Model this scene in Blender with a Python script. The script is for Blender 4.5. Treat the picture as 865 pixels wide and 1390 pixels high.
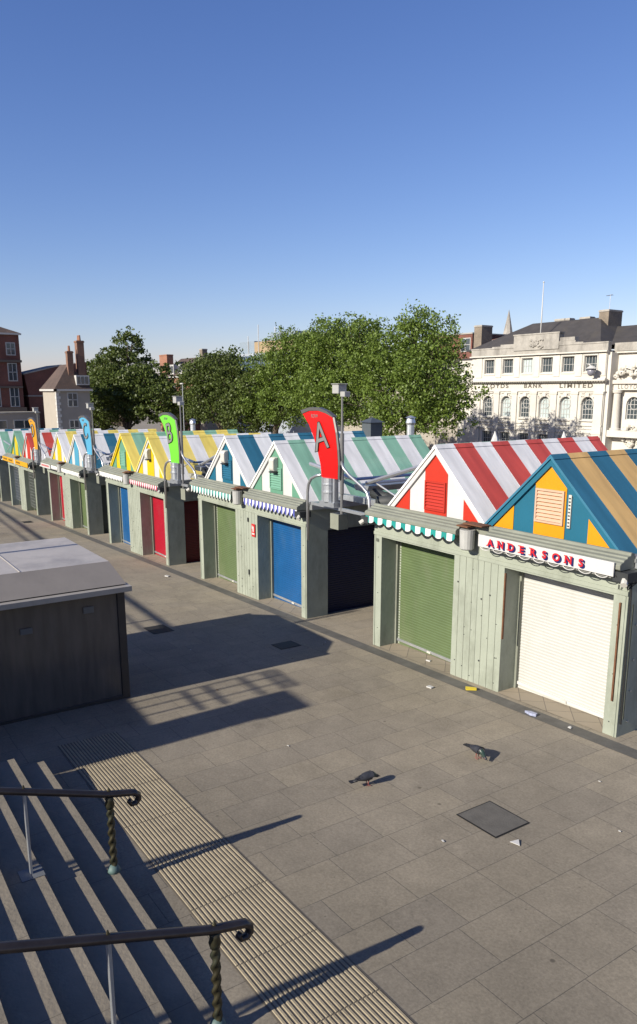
import bpy, bmesh, math, random
from math import sin, cos, pi, radians, sqrt, atan2
from mathutils import Vector, Matrix, noise
random.seed(7)
C = bpy.context.scene.collection
for o in list(bpy.data.objects): bpy.data.objects.remove(o)

# ------------------------------------------------------------------ camera, sky, sun, exposure
cam = bpy.data.cameras.new('camera'); camo = bpy.data.objects.new('camera', cam); C.objects.link(camo)
cam.sensor_fit = 'VERTICAL'; cam.sensor_height = 36.0
cam.lens = 1031.0/1390.0*36.0
cam.shift_x = -7.5/1390.0; cam.shift_y = 64.0/1390.0
cam.clip_start = 0.1; cam.clip_end = 3000
camo.location = (0, 0, 4.4)
camo.rotation_euler = (radians(90-12.523), 0, radians(55.716))
bpy.context.scene.camera = camo
sc = bpy.context.scene
sc.render.engine = 'CYCLES'
sc.view_settings.view_transform = 'Standard'; sc.view_settings.look = 'None'
sc.view_settings.gamma = 1.0; sc.view_settings.exposure = 0.70
sc.view_settings.use_curve_mapping = False
LIGHT = Vector((-0.03, 1.0, -0.50)).normalized()
sund = -LIGHT
el = math.asin(sund.z); rot = atan2(sund.x, sund.y)
w = bpy.data.worlds.new('World'); sc.world = w; w.use_nodes = True
nt = w.node_tree; bg = nt.nodes['Background']
sky = nt.nodes.new('ShaderNodeTexSky'); sky.sky_type = 'NISHITA'; sky.sun_disc = False
sky.sun_elevation = el; sky.sun_rotation = rot
sky.air_density = 1.0; sky.dust_density = 0.35; sky.ozone_density = 2.6; sky.altitude = 0
sep = nt.nodes.new('ShaderNodeSeparateColor'); com = nt.nodes.new('ShaderNodeCombineColor'); nt.links.new(sky.outputs[0], sep.inputs[0])
for ch, (pw, k_) in enumerate(((1.25, .98), (1.13, 1.06), (.93, 1.84))):      # deepen the blue as the clear evening sky shows
    a_ = nt.nodes.new('ShaderNodeMath'); a_.operation = 'POWER'; a_.inputs[1].default_value = pw; nt.links.new(sep.outputs[ch], a_.inputs[0])
    b_ = nt.nodes.new('ShaderNodeMath'); b_.operation = 'MULTIPLY'; b_.inputs[1].default_value = k_; nt.links.new(a_.outputs[0], b_.inputs[0]); nt.links.new(b_.outputs[0], com.inputs[ch])
nt.links.new(com.outputs[0], bg.inputs[0]); bg.inputs[1].default_value = 0.0525
sl = bpy.data.lights.new('sun', 'SUN'); sl.energy = 5.0; sl.angle = radians(0.55); sl.color = (1.0, 0.93, 0.80)
so = bpy.data.objects.new('sun', sl); C.objects.link(so)
so.rotation_euler = LIGHT.to_track_quat('-Z', 'Y').to_euler(); so.location = (0, -20, 30)

SX, SY = 0.034, -0.010
def gz(x, y):
    x = max(-170, min(25, x)); y = max(-12, min(110, y))
    return SX*x + SY*y

# ------------------------------------------------------------------ materials
MATS = {}
def nn(nt, t, **k):
    n = nt.nodes.new(t)
    for a, v in k.items():
        if a in n.inputs.keys() if hasattr(n.inputs,'keys') else False: n.inputs[a].default_value = v
        else: setattr(n, a, v)
    return n
KA = 0.57   # the picture is exposed bright, so base colours sit a little lower
def pm(name, col, rough=0.6, var=0.12, scale=3.0, metal=0.0, bump=0.0, bscale=None, dirt=None, dirt_amt=0.0, spec=0.4, coat=0.0):
    """plain procedural paint / stone with mottling, optional dirt and bump"""
    if name in MATS: return MATS[name]
    if metal < .5: col = tuple(c*KA for c in col[:3])
    if dirt: dirt = tuple(c*KA for c in dirt[:3])
    m = bpy.data.materials.new(name); m.use_nodes = True; MATS[name] = m
    t = m.node_tree; p = t.nodes['Principled BSDF']
    p.inputs['Roughness'].default_value = rough; p.inputs['Metallic'].default_value = metal
    p.inputs['Specular IOR Level'].default_value = spec
    if coat: p.inputs['Coat Weight'].default_value = coat
    tc = t.nodes.new('ShaderNodeTexCoord')
    n1 = t.nodes.new('ShaderNodeTexNoise'); n1.inputs['Scale'].default_value = scale; n1.inputs['Detail'].default_value = 6
    n1.inputs['Roughness'].default_value = 0.65
    t.links.new(tc.outputs['Object'], n1.inputs['Vector'])
    mr = t.nodes.new('ShaderNodeMapRange'); mr.inputs[1].default_value = 0.3; mr.inputs[2].default_value = 0.7
    mr.inputs[3].default_value = 1-var; mr.inputs[4].default_value = 1+var
    t.links.new(n1.outputs['Fac'], mr.inputs[0])
    mx = t.nodes.new('ShaderNodeVectorMath'); mx.operation = 'SCALE'; mx.inputs[0].default_value = col[:3]
    t.links.new(mr.outputs[0], mx.inputs['Scale'])
    out = mx.outputs[0]
    if dirt:
        n2 = t.nodes.new('ShaderNodeTexNoise'); n2.inputs['Scale'].default_value = scale*0.45; n2.inputs['Detail'].default_value = 9
        n2.inputs['Roughness'].default_value = 0.75
        mp = t.nodes.new('ShaderNodeMapping'); mp.inputs['Scale'].default_value = (1, 1, 0.35); mp.inputs['Location'].default_value = (3, 1, 7)
        t.links.new(tc.outputs['Object'], mp.inputs[0]); t.links.new(mp.outputs[0], n2.inputs['Vector'])
        r2 = t.nodes.new('ShaderNodeMapRange'); r2.inputs[1].default_value = 0.5; r2.inputs[2].default_value = 0.72
        r2.inputs[3].default_value = 0; r2.inputs[4].default_value = dirt_amt
        t.links.new(n2.outputs['Fac'], r2.inputs[0])
        mm = t.nodes.new('ShaderNodeMix'); mm.data_type = 'RGBA'; mm.inputs['B'].default_value = (*dirt[:3], 1)
        t.links.new(r2.outputs[0], mm.inputs['Factor']); t.links.new(out, mm.inputs['A'])
        out = mm.outputs['Result']
    t.links.new(out, p.inputs['Base Color'])
    if bump:
        nb = t.nodes.new('ShaderNodeTexNoise'); nb.inputs['Scale'].default_value = bscale or scale*6; nb.inputs['Detail'].default_value = 5
        t.links.new(tc.outputs['Object'], nb.inputs['Vector'])
        b = t.nodes.new('ShaderNodeBump'); b.inputs['Strength'].default_value = bump; b.inputs['Distance'].default_value = 0.02
        t.links.new(nb.outputs['Fac'], b.inputs['Height']); t.links.new(b.outputs[0], p.inputs['Normal'])
    return m
def stripes(name, axis, pitch, c1, c2, phase=0.0, rough=0.5):
    """painted stripes: bands across one axis of the object"""
    if name in MATS: return MATS[name]
    c1 = tuple(v*1.0 for v in c1); c2 = tuple(v*1.0 for v in c2)
    m = pm(name, (1, 1, 1), rough, 0.0)
    t = m.node_tree; p = t.nodes['Principled BSDF']
    tc = t.nodes.new('ShaderNodeTexCoord'); sp = t.nodes.new('ShaderNodeSeparateXYZ'); t.links.new(tc.outputs['Object'], sp.inputs[0])
    a = t.nodes.new('ShaderNodeMath'); a.operation = 'ADD'; a.inputs[1].default_value = phase+100*pitch*2
    t.links.new(sp.outputs[axis], a.inputs[0])
    d = t.nodes.new('ShaderNodeMath'); d.operation = 'MODULO'; d.inputs[1].default_value = 2*pitch; t.links.new(a.outputs[0], d.inputs[0])
    g = t.nodes.new('ShaderNodeMath'); g.operation = 'GREATER_THAN'; g.inputs[1].default_value = pitch; t.links.new(d.outputs[0], g.inputs[0])
    mm = t.nodes.new('ShaderNodeMix'); mm.data_type = 'RGBA'; mm.inputs['A'].default_value = (*c1, 1); mm.inputs['B'].default_value = (*c2, 1)
    t.links.new(g.outputs[0], mm.inputs['Factor'])
    n1 = t.nodes.new('ShaderNodeTexNoise'); n1.inputs['Scale'].default_value = 2.2; n1.inputs['Detail'].default_value = 8
    mp = t.nodes.new('ShaderNodeMapping'); mp.inputs['Scale'].default_value = (0.5, 2.5, 0.5)
    t.links.new(tc.outputs['Object'], mp.inputs[0]); t.links.new(mp.outputs[0], n1.inputs['Vector'])
    mr = t.nodes.new('ShaderNodeMapRange'); mr.inputs[1].default_value = .3; mr.inputs[2].default_value = .7; mr.inputs[3].default_value = .80; mr.inputs[4].default_value = 1.10
    t.links.new(n1.outputs['Fac'], mr.inputs[0])
    v = t.nodes.new('ShaderNodeVectorMath'); v.operation = 'SCALE'; t.links.new(mm.outputs['Result'], v.inputs[0]); t.links.new(mr.outputs[0], v.inputs['Scale'])
    t.links.new(v.outputs[0], p.inputs['Base Color'])
    return m

WHITE = (.80, .79, .76); RED = (.68, .045, .02); RROOF = (.52, .075, .055); WROOF = (.72, .71, .69)
GREEN = (.17, .40, .27); GROOF = (.22, .42, .30); BLUE = (.02, .17, .27); BROOF = (.03, .135, .21)
ORANGE = (.90, .38, .008); MUST = (.60, .38, .14); YEL = (.88, .64, .01); YROOF = (.76, .60, .14); SKYB = (.10, .42, .62)
M_sage = pm('sage_paint', (.46, .50, .41), .55, .09, 2.2, bump=.12, bscale=14, dirt=(.15, .16, .115), dirt_amt=.62)
M_seam = pm('board_seam', (.16, .17, .13), .8, .2, 4)
M_sage2 = pm('sage_paint_weathered', (.31, .325, .265), .6, .16, 1.6, bump=.15, bscale=20, dirt=(.14, .13, .11), dirt_amt=.6)
M_white = pm('white_paint', WHITE, .5, .04, 3, dirt=(.45, .42, .36), dirt_amt=.18)
M_rust = pm('rusty_bracket', (.20, .085, .04), .8, .3, 12)
M_galv = pm('galvanised_steel', (.50, .52, .54), .38, .12, 7, metal=.75)
M_steel = pm('polished_steel', (.50, .50, .50), .38, .06, 9, metal=.8)
M_dark = pm('dark_gutter', (.045, .05, .052), .6, .25, 5)
M_roofgrey = pm('grey_flat_roof', (.26, .27, .27), .7, .2, 2, dirt=(.1, .1, .09), dirt_amt=.5)
M_cap = pm('ridge_flashing', (.36, .38, .40), .45, .1, 6)
M_lightbox = pm('light_housing', (.80, .78, .70), .4, .05, 8)
M_rubber = pm('black_sealant', (.02, .02, .02), .7, .1, 8)

# ------------------------------------------------------------------ mesh builder
class MB:
    def __init__(s): s.v = []; s.f = []; s.m = []
    def quad(s, *p, mi=0):
        i = len(s.v); s.v += [tuple(q) for q in p]; s.f.append(tuple(range(i, i+len(p)))); s.m.append(mi)
    def box(s, x0, x1, y0, y1, z0, z1, mi=0):
        i = len(s.v)
        s.v += [(x0,y0,z0),(x1,y0,z0),(x1,y1,z0),(x0,y1,z0),(x0,y0,z1),(x1,y0,z1),(x1,y1,z1),(x0,y1,z1)]
        for f in ((0,3,2,1),(4,5,6,7),(0,1,5,4),(1,2,6,5),(2,3,7,6),(3,0,4,7)):
            s.f.append(tuple(i+k for k in f)); s.m.append(mi)
    def prism(s, pts, axis, a, b, mi=0, cap=None):
        """polygon pts (2-D) swept along axis from a to b; axis 0: pts=(y,z), 1: pts=(x,z), 2: pts=(x,y)"""
        n = len(pts); i = len(s.v)
        for t in (a, b):
            for p in pts:
                s.v.append((t, p[0], p[1]) if axis == 0 else (p[0], t, p[1]) if axis == 1 else (p[0], p[1], t))
        for k in range(n):
            s.f.append((i+k, i+(k+1) % n, i+n+(k+1) % n, i+n+k)); s.m.append(mi)
        cm = mi if cap is None else cap
        s.f.append(tuple(i+k for k in range(n))[::-1]); s.m.append(cm)
        s.f.append(tuple(i+n+k for k in range(n))); s.m.append(cm)
    def tube(s, pts, r, seg=8, mi=0, caps=True, flat=1.0):
        pts = [Vector(p) for p in pts]; rs = r if isinstance(r, (list, tuple)) else [r]*len(pts)
        i0 = len(s.v); up = Vector((0, 0, 1)); pu = None
        for k, p in enumerate(pts):
            d = (pts[min(k+1, len(pts)-1)]-pts[max(k-1, 0)]).normalized()
            if pu is None:
                a = up if abs(d.z) < .9 else Vector((1, 0, 0)); u = d.cross(a).normalized()
            else:
                u = (pu - d*pu.dot(d)).normalized()
            pu = u; v = d.cross(u).normalized()
            for j in range(seg):
                an = 2*pi*j/seg; s.v.append(tuple(p+u*cos(an)*rs[k]+v*sin(an)*rs[k]*flat))
        for k in range(len(pts)-1):
            for j in range(seg):
                a = i0+k*seg+j; b = i0+k*seg+(j+1) % seg
                s.f.append((a, b, b+seg, a+seg)); s.m.append(mi)
        if caps:
            s.f.append(tuple(i0+j for j in range(seg))[::-1]); s.m.append(mi)
            e = i0+(len(pts)-1)*seg; s.f.append(tuple(e+j for j in range(seg))); s.m.append(mi)
    def ell(s, c, r, seg=12, rings=8, mi=0, rot=None):
        i0 = len(s.v)
        for a in range(rings+1):
            th = pi*a/rings
            for b in range(seg):
                ph = 2*pi*b/seg; v = Vector((r[0]*sin(th)*cos(ph), r[1]*sin(th)*sin(ph), r[2]*cos(th)))
                if rot: v = rot @ v
                s.v.append(tuple(Vector(c)+v))
        for a in range(rings):
            for b in range(seg):
                p = i0+a*seg+b; q = i0+a*seg+(b+1) % seg
                s.f.append((p, p+seg, q+seg, q)); s.m.append(mi)
    def build(s, name, mats, parent=None, smooth=False, bevel=0.0, label=None, fix=True):
        me = bpy.data.meshes.new(name); me.from_pydata(s.v, [], s.f)
        if not isinstance(mats, (list, tuple)): mats = [mats]
        for m in mats: me.materials.append(m)
        for p, mi in zip(me.polygons, s.m):
            p.material_index = mi; p.use_smooth = smooth
        if fix:
            bm = bmesh.new(); bm.from_mesh(me); bmesh.ops.recalc_face_normals(bm, faces=bm.faces); bm.to_mesh(me); bm.free()
        o = bpy.data.objects.new(name, me); C.objects.link(o)
        if parent: o.parent = parent
        if bevel:
            b = o.modifiers.new('bevel', 'BEVEL'); b.width = bevel; b.segments = 1; b.limit_method = 'ANGLE'
        if label: o['label'] = label
        return o
def thing(name, label, cat, loc=(0,0,0), rz=0.0, group=None):
    o = bpy.data.objects.new(name, None); C.objects.link(o); o.location = loc; o.rotation_euler = (0, 0, rz)
    o.empty_display_size = .2
    o['label'] = label; o['category'] = cat
    if group: o['group'] = group
    return o
def tag(o, label, cat, group=None, kind=None):
    o['label'] = label; o['category'] = cat
    if group: o['group'] = group
    if kind: o['kind'] = kind
    return o
def struct(o): o['kind'] = 'structure'; return o
def text_obj(name, body, size, loc, mat, parent=None, rot=(pi/2,0,0), extrude=.004, bold=0.0, spacing=1.0, align='LEFT', sx=1.0):
    cu = bpy.data.curves.new(name, 'FONT'); cu.body = body; cu.size = size; cu.extrude = extrude; cu.offset = bold
    cu.space_character = spacing; cu.align_x = align
    t = bpy.data.objects.new(name+'_tmp', cu); C.objects.link(t)
    dg = bpy.context.evaluated_depsgraph_get(); me = bpy.data.meshes.new_from_object(t.evaluated_get(dg)); me.name = name
    bpy.data.objects.remove(t); me.materials.clear(); me.materials.append(mat)
    o = bpy.data.objects.new(name, me); C.objects.link(o); o.location = loc; o.rotation_euler = rot; o.scale = (sx, 1, 1)
    if parent: o.parent = parent
    return o

# ------------------------------------------------------------------ ground
def ground_material():
    m = bpy.data.materials.new('plaza_paving'); m.use_nodes = True; t = m.node_tree; p = t.nodes['Principled BSDF']
    p.inputs['Roughness'].default_value = .78; p.inputs['Specular IOR Level'].default_value = .3
    tc = t.nodes.new('ShaderNodeTexCoord')
    mp = t.nodes.new('ShaderNodeMapping'); mp.inputs['Rotation'].default_value = (0, 0, radians(90)); mp.inputs['Location'].default_value = (0.1, .045, 0)
    t.links.new(tc.outputs['Object'], mp.inputs[0])
    br = t.nodes.new('ShaderNodeTexBrick'); br.inputs['Scale'].default_value = 1.0
    br.inputs['Brick Width'].default_value = .76; br.inputs['Row Height'].default_value = .508
    br.inputs['Mortar Size'].default_value = .0042; br.inputs['Mortar Smooth'].default_value = .25; br.inputs['Bias'].default_value = 0
    br.offset = .42; br.offset_frequency = 2; br.squash = .8; br.squash_frequency = 3
    br.inputs['Color1'].default_value = (.220, .190, .142, 1); br.inputs['Color2'].default_value = (.196, .171, .133, 1)
    br.inputs['Mortar'].default_value = (.115, .102, .082, 1)
    t.links.new(mp.outputs[0], br.inputs['Vector'])
    # wear, stains, spots and a painted light falloff
    out = br.outputs['Color']
    def mul(out, sc, lo, hi, a, b, det=8, rough=.7, stretch=None):
        n = t.nodes.new('ShaderNodeTexNoise'); n.inputs['Scale'].default_value = sc; n.inputs['Detail'].default_value = det; n.inputs['Roughness'].default_value = rough
        t.links.new(tc.outputs['Object'], n.inputs['Vector'])
        r = t.nodes.new('ShaderNodeMapRange'); r.inputs[1].default_value = lo; r.inputs[2].default_value = hi; r.inputs[3].default_value = a; r.inputs[4].default_value = b
        t.links.new(n.outputs['Fac'], r.inputs[0])
        v = t.nodes.new('ShaderNodeVectorMath'); v.operation = 'SCALE'; t.links.new(out, v.inputs[0]); t.links.new(r.outputs[0], v.inputs['Scale'])
        return v.outputs[0], n
    out, _ = mul(out, .35, .35, .65, .84, 1.14)
    out, _ = mul(out, 2.3, .3, .7, .90, 1.10)
    # light falloff put into the colour: paler along the stalls, darker near the steps
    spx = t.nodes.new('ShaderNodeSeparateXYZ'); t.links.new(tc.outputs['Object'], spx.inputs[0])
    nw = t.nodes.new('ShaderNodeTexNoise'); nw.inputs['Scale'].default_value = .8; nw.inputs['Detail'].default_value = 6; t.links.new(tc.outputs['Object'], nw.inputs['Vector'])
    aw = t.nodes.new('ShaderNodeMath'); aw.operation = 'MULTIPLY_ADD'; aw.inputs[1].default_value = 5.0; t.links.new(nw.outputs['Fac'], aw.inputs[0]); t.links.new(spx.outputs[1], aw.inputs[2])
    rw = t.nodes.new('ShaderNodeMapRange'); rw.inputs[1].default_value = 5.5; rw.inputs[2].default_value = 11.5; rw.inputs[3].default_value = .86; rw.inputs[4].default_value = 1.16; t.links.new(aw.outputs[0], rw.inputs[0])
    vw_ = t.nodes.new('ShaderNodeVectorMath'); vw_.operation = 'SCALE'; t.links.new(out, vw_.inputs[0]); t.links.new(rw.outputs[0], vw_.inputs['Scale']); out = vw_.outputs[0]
    out, _ = mul(out, .9, .52, .74, 1.0, .74, 10, .78)
    out, _ = mul(out, 7.0, .58, .72, 1.0, .84, 6, .8)
    out, n3 = mul(out, 38, .3, .7, .82, 1.18, 3)
    vs = t.nodes.new('ShaderNodeTexVoronoi'); vs.inputs['Scale'].default_value = 5.5; t.links.new(tc.outputs['Object'], vs.inputs['Vector'])
    rs = t.nodes.new('ShaderNodeMapRange'); rs.inputs[1].default_value = .03; rs.inputs[2].default_value = .07; rs.inputs[3].default_value = .62; rs.inputs[4].default_value = 1; t.links.new(vs.outputs['Distance'], rs.inputs[0])
    vv_ = t.nodes.new('ShaderNodeVectorMath'); vv_.operation = 'SCALE'; t.links.new(out, vv_.inputs[0]); t.links.new(rs.outputs[0], vv_.inputs['Scale']); out = vv_.outputs[0]
    vo = t.nodes.new('ShaderNodeTexVoronoi'); vo.inputs['Scale'].default_value = 2.1; t.links.new(tc.outputs['Object'], vo.inputs['Vector'])
    r = t.nodes.new('ShaderNodeMapRange'); r.inputs[1].default_value = .035; r.inputs[2].default_value = .06; r.inputs[3].default_value = .55; r.inputs[4].default_value = 1
    t.links.new(vo.outputs['Distance'], r.inputs[0])
    v = t.nodes.new('ShaderNodeVectorMath'); v.operation = 'SCALE'; t.links.new(out, v.inputs[0]); t.links.new(r.outputs[0], v.inputs['Scale'])
    t.links.new(v.outputs[0], p.inputs['Base Color'])
    b = t.nodes.new('ShaderNodeBump'); b.inputs['Strength'].default_value = .5; b.inputs['Distance'].default_value = .006
    inv = t.nodes.new('ShaderNodeMath'); inv.operation = 'MULTIPLY_ADD'; inv.inputs[1].default_value = -1.0; inv.inputs[2].default_value = 1.0
    t.links.new(br.outputs['Fac'], inv.inputs[0])
    ad = t.nodes.new('ShaderNodeMath'); ad.operation = 'MULTIPLY_ADD'; ad.inputs[1].default_value = .35
    t.links.new(n3.outputs['Fac'], ad.inputs[0]); t.links.new(inv.outputs[0], ad.inputs[2])
    t.links.new(ad.outputs[0], b.inputs['Height']); t.links.new(b.outputs[0], p.inputs['Normal'])
    return m
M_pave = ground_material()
g = MB()
xs = [-1500, -600, -170, -100, -60, -40, -20, 0, 25, 200, 1500]; ys = [-400, -60, -12, 1.6, 10, 30, 60, 110, 400, 1500]
for i in range(len(xs)-1):
    for j in range(len(ys)-1):
        x0, x1, y0, y1 = xs[i], xs[i+1], ys[j], ys[j+1]
        g.quad((x0,y0,gz(x0,y0)), (x1,y0,gz(x1,y0)), (x1,y1,gz(x1,y1)), (x0,y1,gz(x0,y1)))
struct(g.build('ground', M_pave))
def strip(name, x0, x1, y0, y1, dz, mat, nx=1):
    s = MB()
    for k in range(nx):
        a = x0+(x1-x0)*k/nx; b = x0+(x1-x0)*(k+1)/nx
        s.quad((a,y0,gz(a,y0)+dz), (b,y0,gz(b,y0)+dz), (b,y1,gz(b,y1)+dz), (a,y1,gz(a,y1)+dz))
    return s.build(name, mat)
M_drain = pm('drain_strip_stone', (.16, .152, .135), .8, .25, 3, bump=.3, bscale=30)
struct(strip('drainage_strip', -60, 2, 8.42, 8.68, .004, M_drain))
# tactile corduroy paving: raised bars running along the foot of the steps
M_tact = pm('tactile_paving', (.44, .37, .25), .8, .14, 4, bump=.25, bscale=40, dirt=(.13,.12,.1), dirt_amt=.4)
M_tactg = pm('tactile_grout', (.17, .145, .11), .85, .1, 4)
tb = MB()
x0, x1 = -10.0, 3.0
tb.quad((x0,2.39,gz(x0,2.39)+.004), (x1,2.39,gz(x1,2.39)+.004), (x1,3.22,gz(x1,3.22)+.004), (x0,3.22,gz(x0,3.22)+.004), mi=1)
nb = 19
for k in range(nb):
    yc = 2.42+k*(.77/(nb-1)); seg = 15
    for q in range(seg):
        a = x0+(x1-x0)*q/seg+.006; b = x0+(x1-x0)*(q+1)/seg-.006
        i = len(tb.v)
        for xx in (a, b):
            for dy, dz in ((-.015,.003),(-.009,.010),(.009,.010),(.015,.003)):
                tb.v.append((xx, yc+dy, gz(xx,yc)+dz))
        for e in range(3):
            tb.f.append((i+e, i+e+1, i+4+e+1, i+4+e)); tb.m.append(0)
        tb.f.append((i, i+1, i+2, i+3)); tb.m.append(0); tb.f.append((i+4, i+5, i+6, i+7)); tb.m.append(0)
struct(tb.build('tactile_paving', [M_tact, M_tactg]))
# steps
M_step = pm('step_stone', (.30, .26, .20), .8, .13, 2.5, bump=.3, bscale=30, dirt=(.10,.10,.09), dirt_amt=.45)
st = MB()
NS = 24
for k in range(NS):
    zt = -.08+.13*k; yn = 2.0-.34*k
    zb = -.9 if k == 0 else zt-.13
    st.quad((-9.1,yn,zb), (4.5,yn,zb), (4.5,yn,zt), (-9.1,yn,zt))
    yb = yn-.34 if k < NS-1 else -16
    n = 15
    for q in range(n):
        a = -9.1+13.6*q/n; b = -9.1+13.6*(q+1)/n
        st.quad((a+.003,yn,zt), (b-.003,yn,zt), (b-.003,yb,zt), (a+.003,yb,zt))
        st.quad((b-.003,yn,zt), (b+.003,yn,zt), (b+.003,yb,zt), (b-.003,yb,zt), mi=1)
for k in range(NS):
    zt = -.08+.13*k; yn = 2.0-.34*k; yb = yn-.34 if k < NS-1 else -16
    st.quad((-9.1,yn,-.9),(-9.1,yb,-.9),(-9.1,yb,zt),(-9.1,yn,zt))
st.quad((4.5,2.0,-.9),(4.5,-16,-.9),(4.5,-16,2.9),(4.5,-5.82,2.9))
struct(st.build('steps', [M_step, M_tactg]))
# upper terrace beside the steps
M_terr = pm('terrace_stone', (.34, .31, .26), .8, .12, 2, bump=.2)
te = MB(); te.box(-60, -9.0, -16, -3.0, -3.2, 3.0)
struct(te.build('upper_terrace', M_terr))
pr = MB(); pr.box(-9.72, -8.98, -3.7, -2.995, 3.002, 4.06); pr.box(-9.76, -8.92, -3.74, -2.95, 4.06, 4.13)
tag(pr.build('stone_pier', M_terr, bevel=.01), 'square stone pier at the head of the terrace beside the steps', 'pier')
rl = thing('terrace_railing', 'metal railing along the edge of the upper terrace', 'railing', (0,0,0))
b = MB(); b.tube([(-60,-3.05,3.98), (-11.3,-3.05,3.98)], .055); b.tube([(-60,-3.05,3.72), (-11.3,-3.05,3.72)], .025)
b.build('rail', M_galv, rl)
b = MB()
for k in range(13):
    b = MB(); b.box(-11.35-4*k, -11.29-4*k, -3.08, -3.02, 2.99, 3.98); b.build('post', M_galv, rl)
rl2 = thing('guard_panel', 'short barred guard panel between stone pier and terrace rail', 'railing', (0,0,0))
b = MB()
for x in (-10.75, -10.45, -10.12): b.box(x-.02, x+.02, -3.07, -3.03, 2.99, 4.3)
for z in (3.42, 3.62, 3.95, 4.17, 4.27): b.box(-10.72, -9.80, -3.075, -3.035, z, z+.04)
b.build('bars', M_galv, rl2)
col = MB(); col.tube([(-13.1,-3.4,2.99),(-13.1,-3.4,6.2)], [.055,.045], 10)
tag(col.build('terrace_post', M_galv), 'slim steel post standing on the upper terrace', 'post')

# covers, drain grates
def cover(x0, x1, y0, y1, label, mat, grate=False):
    s = MB()
    s.quad((x0,y0,gz(x0,y0)+.004), (x1,y0,gz(x1,y0)+.004), (x1,y1,gz(x1,y1)+.004), (x0,y1,gz(x0,y1)+.004), mi=1)
    e = .018
    if grate:
        n = 9
        for k in range(n):
            a = x0+e+(x1-x0-2*e)*k/n; bb = a+(x1-x0-2*e)/n*.55
            s.quad((a,y0+e,gz(a,y0)+.008), (bb,y0+e,gz(bb,y0)+.008), (bb,y1-e,gz(bb,y1)+.008), (a,y1-e,gz(a,y1)+.008))
    else:
        s.quad((x0+e,y0+e,gz(x0,y0)+.008), (x1-e,y0+e,gz(x1,y0)+.008), (x1-e,y1-e,gz(x1,y1)+.008), (x0+e,y1-e,gz(x0,y1)+.008))
    o = s.build('drain_grate' if grate else 'access_cover', [mat, M_rubber]); tag(o, label, 'drain grate' if grate else 'access cover')
M_cov = pm('cover_infill', (.17, .158, .138), .8, .15, 8, bump=.3, bscale=50)
M_cov2 = pm('cover_iron', (.05, .05, .05), .6, .2, 10)
cover(-5.52, -4.92, 5.55, 6.09, 'square grey access cover in the paving near the pigeons', M_cov)
cover(-12.36, -11.95, 7.15, 7.62, 'dark square cover lying within the big kiosk shadow', M_cov2)
cover(-15.05, -14.42, 5.56, 6.02, 'iron drain grate beside the kiosk wall', M_cov2, True)
cover(-34.9, -34.3, 7.6, 8.0, 'small iron drain grate far along the stalls', M_cov2, True)
cover(-24.8, -24.1, 6.5, 6.95, 'iron drain grate in the sunlit paving behind the kiosk', M_cov2, True)

# ------------------------------------------------------------------ market stalls
FRONT_Y = 8.8
W = 2.725
def corrug(mb, x0, x1, y, z0, z1, pitch=.052, depth=.007, mi=0, axis='x'):
    n = int(round((z1-z0)/pitch)); prev = None
    for k in range(n):
        a = z0+(z1-z0)*k/n; b = z0+(z1-z0)*(k+1)/n; mz = a+(b-a)*.72
        if axis == 'x':
            mb.quad((x0,y,a), (x1,y,a), (x1,y-depth,mz), (x0,y-depth,mz), mi=mi); mb.quad((x0,y-depth,mz), (x1,y-depth,mz), (x1,y,b), (x0,y,b), mi=mi)
        else:
            s = 1 if depth > 0 else -1
            mb.quad((y,x0,a), (y,x1,a), (y+depth,x1,mz), (y+depth,x0,mz), mi=mi); mb.quad((y+depth,x0,mz), (y+depth,x1,mz), (y,x1,b), (y,x0,b), mi=mi)

def gable_regions(cx, hw, rise, z0, style):
    """front boards of a gable: list of polygons (x,z,mat index) clipped under the slopes"""
    def top(x): return z0+rise*(1-abs(x-cx)/hw)
    edges = [cx-hw, cx-hw*.58, cx-hw*.24, cx+hw*.24, cx+hw*.58, cx+hw]
    polys = []
    for k in range(5):
        a, b = edges[k], edges[k+1]; mi = 1 if k % 2 == 0 else 0
        if k == 2: pts = [(a,z0),(b,z0),(b,top(b)),(cx,z0+rise),(a,top(a))]
        elif k == 0: pts = [(a,z0),(b,z0),(b,top(b))]
        elif k == 4: pts = [(a,z0),(b,z0),(a,top(a))]
        else: pts = [(a,z0),(b,z0),(b,top(b)),(a,top(a))]
        polys.append((pts, mi))
    return polys

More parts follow.
